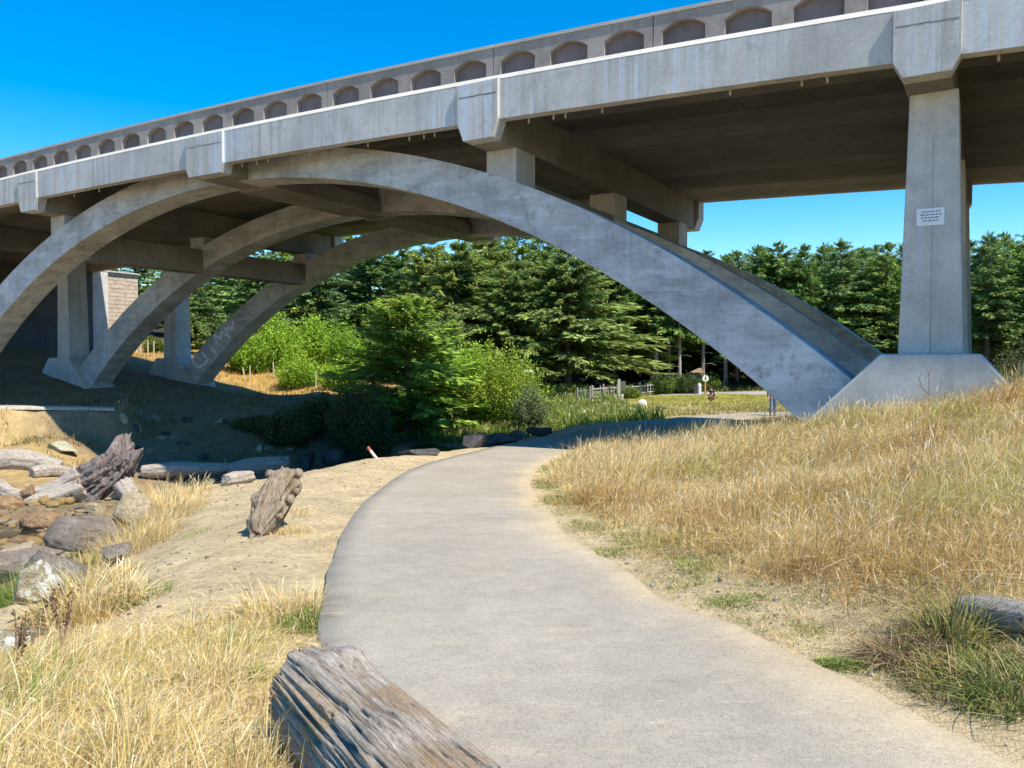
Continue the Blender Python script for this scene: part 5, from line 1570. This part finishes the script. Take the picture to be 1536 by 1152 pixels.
# ================================================================== PEOPLE
def skin_mesh(name, joints, edges, root=0, sub=2):
    """one continuous surface grown over a skeleton: joints = (x, y, z, radius)"""
    me = bpy.data.meshes.new(name)
    me.from_pydata([j[:3] for j in joints], edges, [])
    o = bpy.data.objects.new(name, me)
    COL.objects.link(o)
    o.modifiers.new('skin', 'SKIN')
    if not me.skin_vertices: 
        bm = bmesh.new(); bm.from_mesh(me); bm.verts.layers.skin.verify(); bm.to_mesh(me); bm.free()
    sv = me.skin_vertices[0].data
    for k, j in enumerate(joints):
        rr = j[3] if hasattr(j[3], '__len__') else (j[3], j[3])
        sv[k].radius = rr
        sv[k].use_root = (k == root)
    ms = o.modifiers.new('sub', 'SUBSURF'); ms.levels = ms.render_levels = sub
    dg = bpy.context.evaluated_depsgraph_get()
    me2 = bpy.data.meshes.new_from_object(o.evaluated_get(dg))
    bpy.data.objects.remove(o)
    me2.name = name
    me2.polygons.foreach_set('use_smooth', np.ones(len(me2.polygons), dtype=bool))
    return me2
SKIN = plain('skin', (.50, .31, .22), .6, .3, 20, .05)
def body(t, joints, edges, hands=()):
    J, E = list(joints), list(edges)
    for wrist, d, curl in hands:                       # palm, four fingers and a thumb on each wrist
        w = Vector(J[wrist][:3]); d = Vector(d).normalized()
        sd = d.cross(Vector((0, 0, 1)) if abs(d.z) < .9 else Vector((1, 0, 0))).normalized()
        nrm = sd.cross(d)
        pc = w + d * .05
        J.append((*pc, (.034, .017))); pi = len(J) - 1; E.append((wrist, pi))
        for k, (off, ln) in enumerate(((-.030, .068), (-.010, .078), (.010, .074), (.030, .058))):
            b0 = pc + d * .045 + sd * off
            J.append((*b0, .0095)); i0 = len(J) - 1; E.append((pi, i0))
            b1 = b0 + d * ln * .55 + nrm * curl * .02
            J.append((*b1, .0085)); E.append((i0, i0 + 1))
            b2 = b1 + (d * (1 - curl * .5) + nrm * curl).normalized() * ln * .5
            J.append((*b2, .007)); E.append((i0 + 1, i0 + 2))
        th = pc + sd * -.036 + d * .004
        J.append((*th, .011)); i0 = len(J) - 1; E.append((pi, i0))
        th2 = th + (d * .7 - sd * .6).normalized() * .045
        J.append((*th2, .009)); E.append((i0, i0 + 1))
    o = link_mesh('body', skin_mesh('body', J, E), SKIN, t)
    return o
def head_detail(t, c, fwd, hair_col):
    """hair cap and features on a head centred at c (local), facing fwd"""
    f = Vector(fwd).normalized(); s_ = f.cross(Vector((0, 0, 1))).normalized(); u = s_.cross(f)
    bm = bmesh.new(); bmesh.ops.create_icosphere(bm, subdivisions=3, radius=1)
    for v in bm.verts:
        a = v.co.copy()
        k = 1 + .04 * math.sin(a.x * 9 + a.z * 7)
        v.co = Vector(c) + (s_ * a.x * .088 + f * (a.y * .104 - .016) + u * (a.z * .118 + .028)) * k
    bmesh.ops.delete(bm, geom=[v for v in bm.verts if (v.co - Vector(c)).dot(f) > .05 and (v.co - Vector(c)).dot(u) < .065 or (v.co - Vector(c)).dot(u) < -.05], context='VERTS')
    me = bpy.data.meshes.new('hair'); bm.to_mesh(me); bm.free()
    link_mesh('hair', me, plain('hair', hair_col, .7, .3, 30, .3), t)
    m = MB()
    C = Vector(c) + wloc(t)
    m.tube([C + f * .090 + u * .012, C + f * .116 - u * .018, C + f * .096 - u * .028], [.010, .015, .010], 8)
    for sg in (-1, 1): m.tube([C + s_ * sg * .084 + u * .022, C + s_ * sg * .094, C + s_ * sg * .086 - u * .028], [.010, .018, .009], 8)
    m.build('face', SKIN, t, 0, True)
    e = MB()
    for sg in (-1, 1): e.tube([C + s_ * sg * .032 + f * .088 + u * .022, C + s_ * sg * .032 + f * .098 + u * .022], .010, 8)
    e.tube([C - s_ * .022 + f * .092 - u * .052, C + f * .098 - u * .054, C + s_ * .022 + f * .092 - u * .052], .005, 6)
    e.build('eyes_and_mouth', plain('dark_eye', (.06, .03, .03), .4), t)
# a person crouching on the lawn, facing left, dark hair and clothes, bare forearms
p = at_y(1070, 50.5)
t = thing('person', 'person in dark clothes crouching on the lawn, facing left with bare arms', 'person', p)
# local axes: x to the right of the picture, z up; crouched on both feet
J = [(.02, 0, .34, .135), (.0, 0, .50, .13), (-.06, 0, .66, .145), (-.10, 0, .80, .085), (-.13, 0, .87, .052), (-.16, 0, .935, (.075, .085)), (-.175, 0, 1.02, (.078, .09)), (-.17, 0, 1.075, .055),
     (.0, -.12, .34, .10), (-.30, -.17, .44, .078), (-.10, -.16, .08, .052), (-.30, -.17, .045, .04),
     (.0, .12, .34, .10), (-.28, .16, .46, .078), (-.06, .16, .08, .052), (-.26, .17, .045, .04),
     (-.10, -.19, .76, .066), (-.13, -.24, .52, .046), (-.36, -.20, .44, .032),
     (-.10, .19, .76, .066), (-.15, .23, .54, .046), (-.38, .14, .48, .032)]
E_ = [(0, 1), (1, 2), (2, 3), (3, 4), (4, 5), (5, 6), (6, 7), (0, 8), (8, 9), (9, 10), (10, 11), (0, 12), (12, 13), (13, 14), (14, 15), (2, 16), (16, 17), (17, 18), (2, 19), (19, 20), (20, 21)]
body(t, J, E_, ((18, (-1, .1, -.25), .7), (21, (-1, -.2, -.15), .7)))
def garment(t, name, joints, edges, col, grow=.014):
    link_mesh(name, skin_mesh(name, [(*j[:3], tuple((r + grow) for r in (j[3] if hasattr(j[3], '__len__') else (j[3], j[3])))) for j in joints], edges), plain(name + '_cloth', col, .85, .1, 20, .15), t)
G = [J[1], J[2], J[3], J[16], (-.115, -.215, .63, .056), J[19], (-.125, .21, .64, .056), (.02, 0, .40, .135)]
garment(t, 'shirt', G, [(7, 0), (0, 1), (1, 2), (1, 3), (3, 4), (1, 5), (5, 6)], (.045, .035, .055))
G = [J[0], J[8], J[9], (-.12, -.16, .13, .056), J[12], J[13], (-.08, .16, .13, .056), (.01, 0, .44, .128)]
garment(t, 'trousers', G, [(0, 1), (1, 2), (2, 3), (0, 4), (4, 5), (5, 6), (0, 7)], (.16, .075, .05))
garment(t, 'shoe', [(-.08, -.16, .045, .045), (-.31, -.17, .04, .042)], [(0, 1)], (.10, .09, .09), .006)
garment(t, 'shoe', [(-.04, .16, .045, .045), (-.27, .17, .04, .042)], [(0, 1)], (.10, .09, .09), .006)
head_detail(t, (-.172, 0, .985), (-1, 0, -.2), (.05, .035, .03))
# a person in jeans on the path, the upper body behind the near rib
p = at_y(1160, 38.6)
t = thing('person', 'person in blue jeans standing on the path, upper body behind the arch rib', 'person', p)
J = [(0, 0, .95, .135), (0, 0, 1.12, .125), (.01, 0, 1.32, .150), (.01, 0, 1.45, .085), (.01, 0, 1.52, .052), (.01, -.01, 1.585, (.072, .085)), (.01, -.01, 1.67, (.076, .09)), (.01, -.01, 1.73, .055),
     (-.09, 0, .90, .098), (-.10, -.03, .50, .066), (-.11, .03, .09, .046), (-.12, -.14, .04, .036),
     (.09, 0, .90, .098), (.11, .06, .50, .066), (.13, .12, .09, .046), (.14, -.04, .04, .036),
     (-.19, 0, 1.40, .064), (-.25, .02, 1.12, .046), (-.25, -.10, .88, .032), (.21, 0, 1.40, .064), (.27, .02, 1.12, .046), (.26, -.10, .88, .032)]
body(t, J, E_, ((18, (0, -.3, -1), .5), (21, (0, -.3, -1), .5)))
garment(t, 'jacket', [J[1], J[2], J[3], J[16], J[17], (-.25, -.07, .94, .036), J[19], J[20], (.26, -.07, .94, .036), (0, 0, .98, .135)], [(9, 0), (0, 1), (1, 2), (1, 3), (3, 4), (4, 5), (1, 6), (6, 7), (7, 8)], (.10, .11, .14))
garment(t, 'jeans', [J[0], J[8], J[9], (-.11, .02, .13, .055), J[12], J[13], (.13, .11, .13, .055), (0, 0, 1.02, .13)], [(0, 1), (1, 2), (2, 3), (0, 4), (4, 5), (5, 6), (0, 7)], (.16, .23, .36))
garment(t, 'shoe', [(-.11, .04, .045, .046), (-.12, -.15, .04, .04)], [(0, 1)], (.30, .18, .10), .006)
garment(t, 'shoe', [(.13, .13, .045, .046), (.14, -.05, .04, .04)], [(0, 1)], (.30, .18, .10), .006)
head_detail(t, (.01, -.01, 1.63), (-.2, -1, 0), (.12, .08, .05))
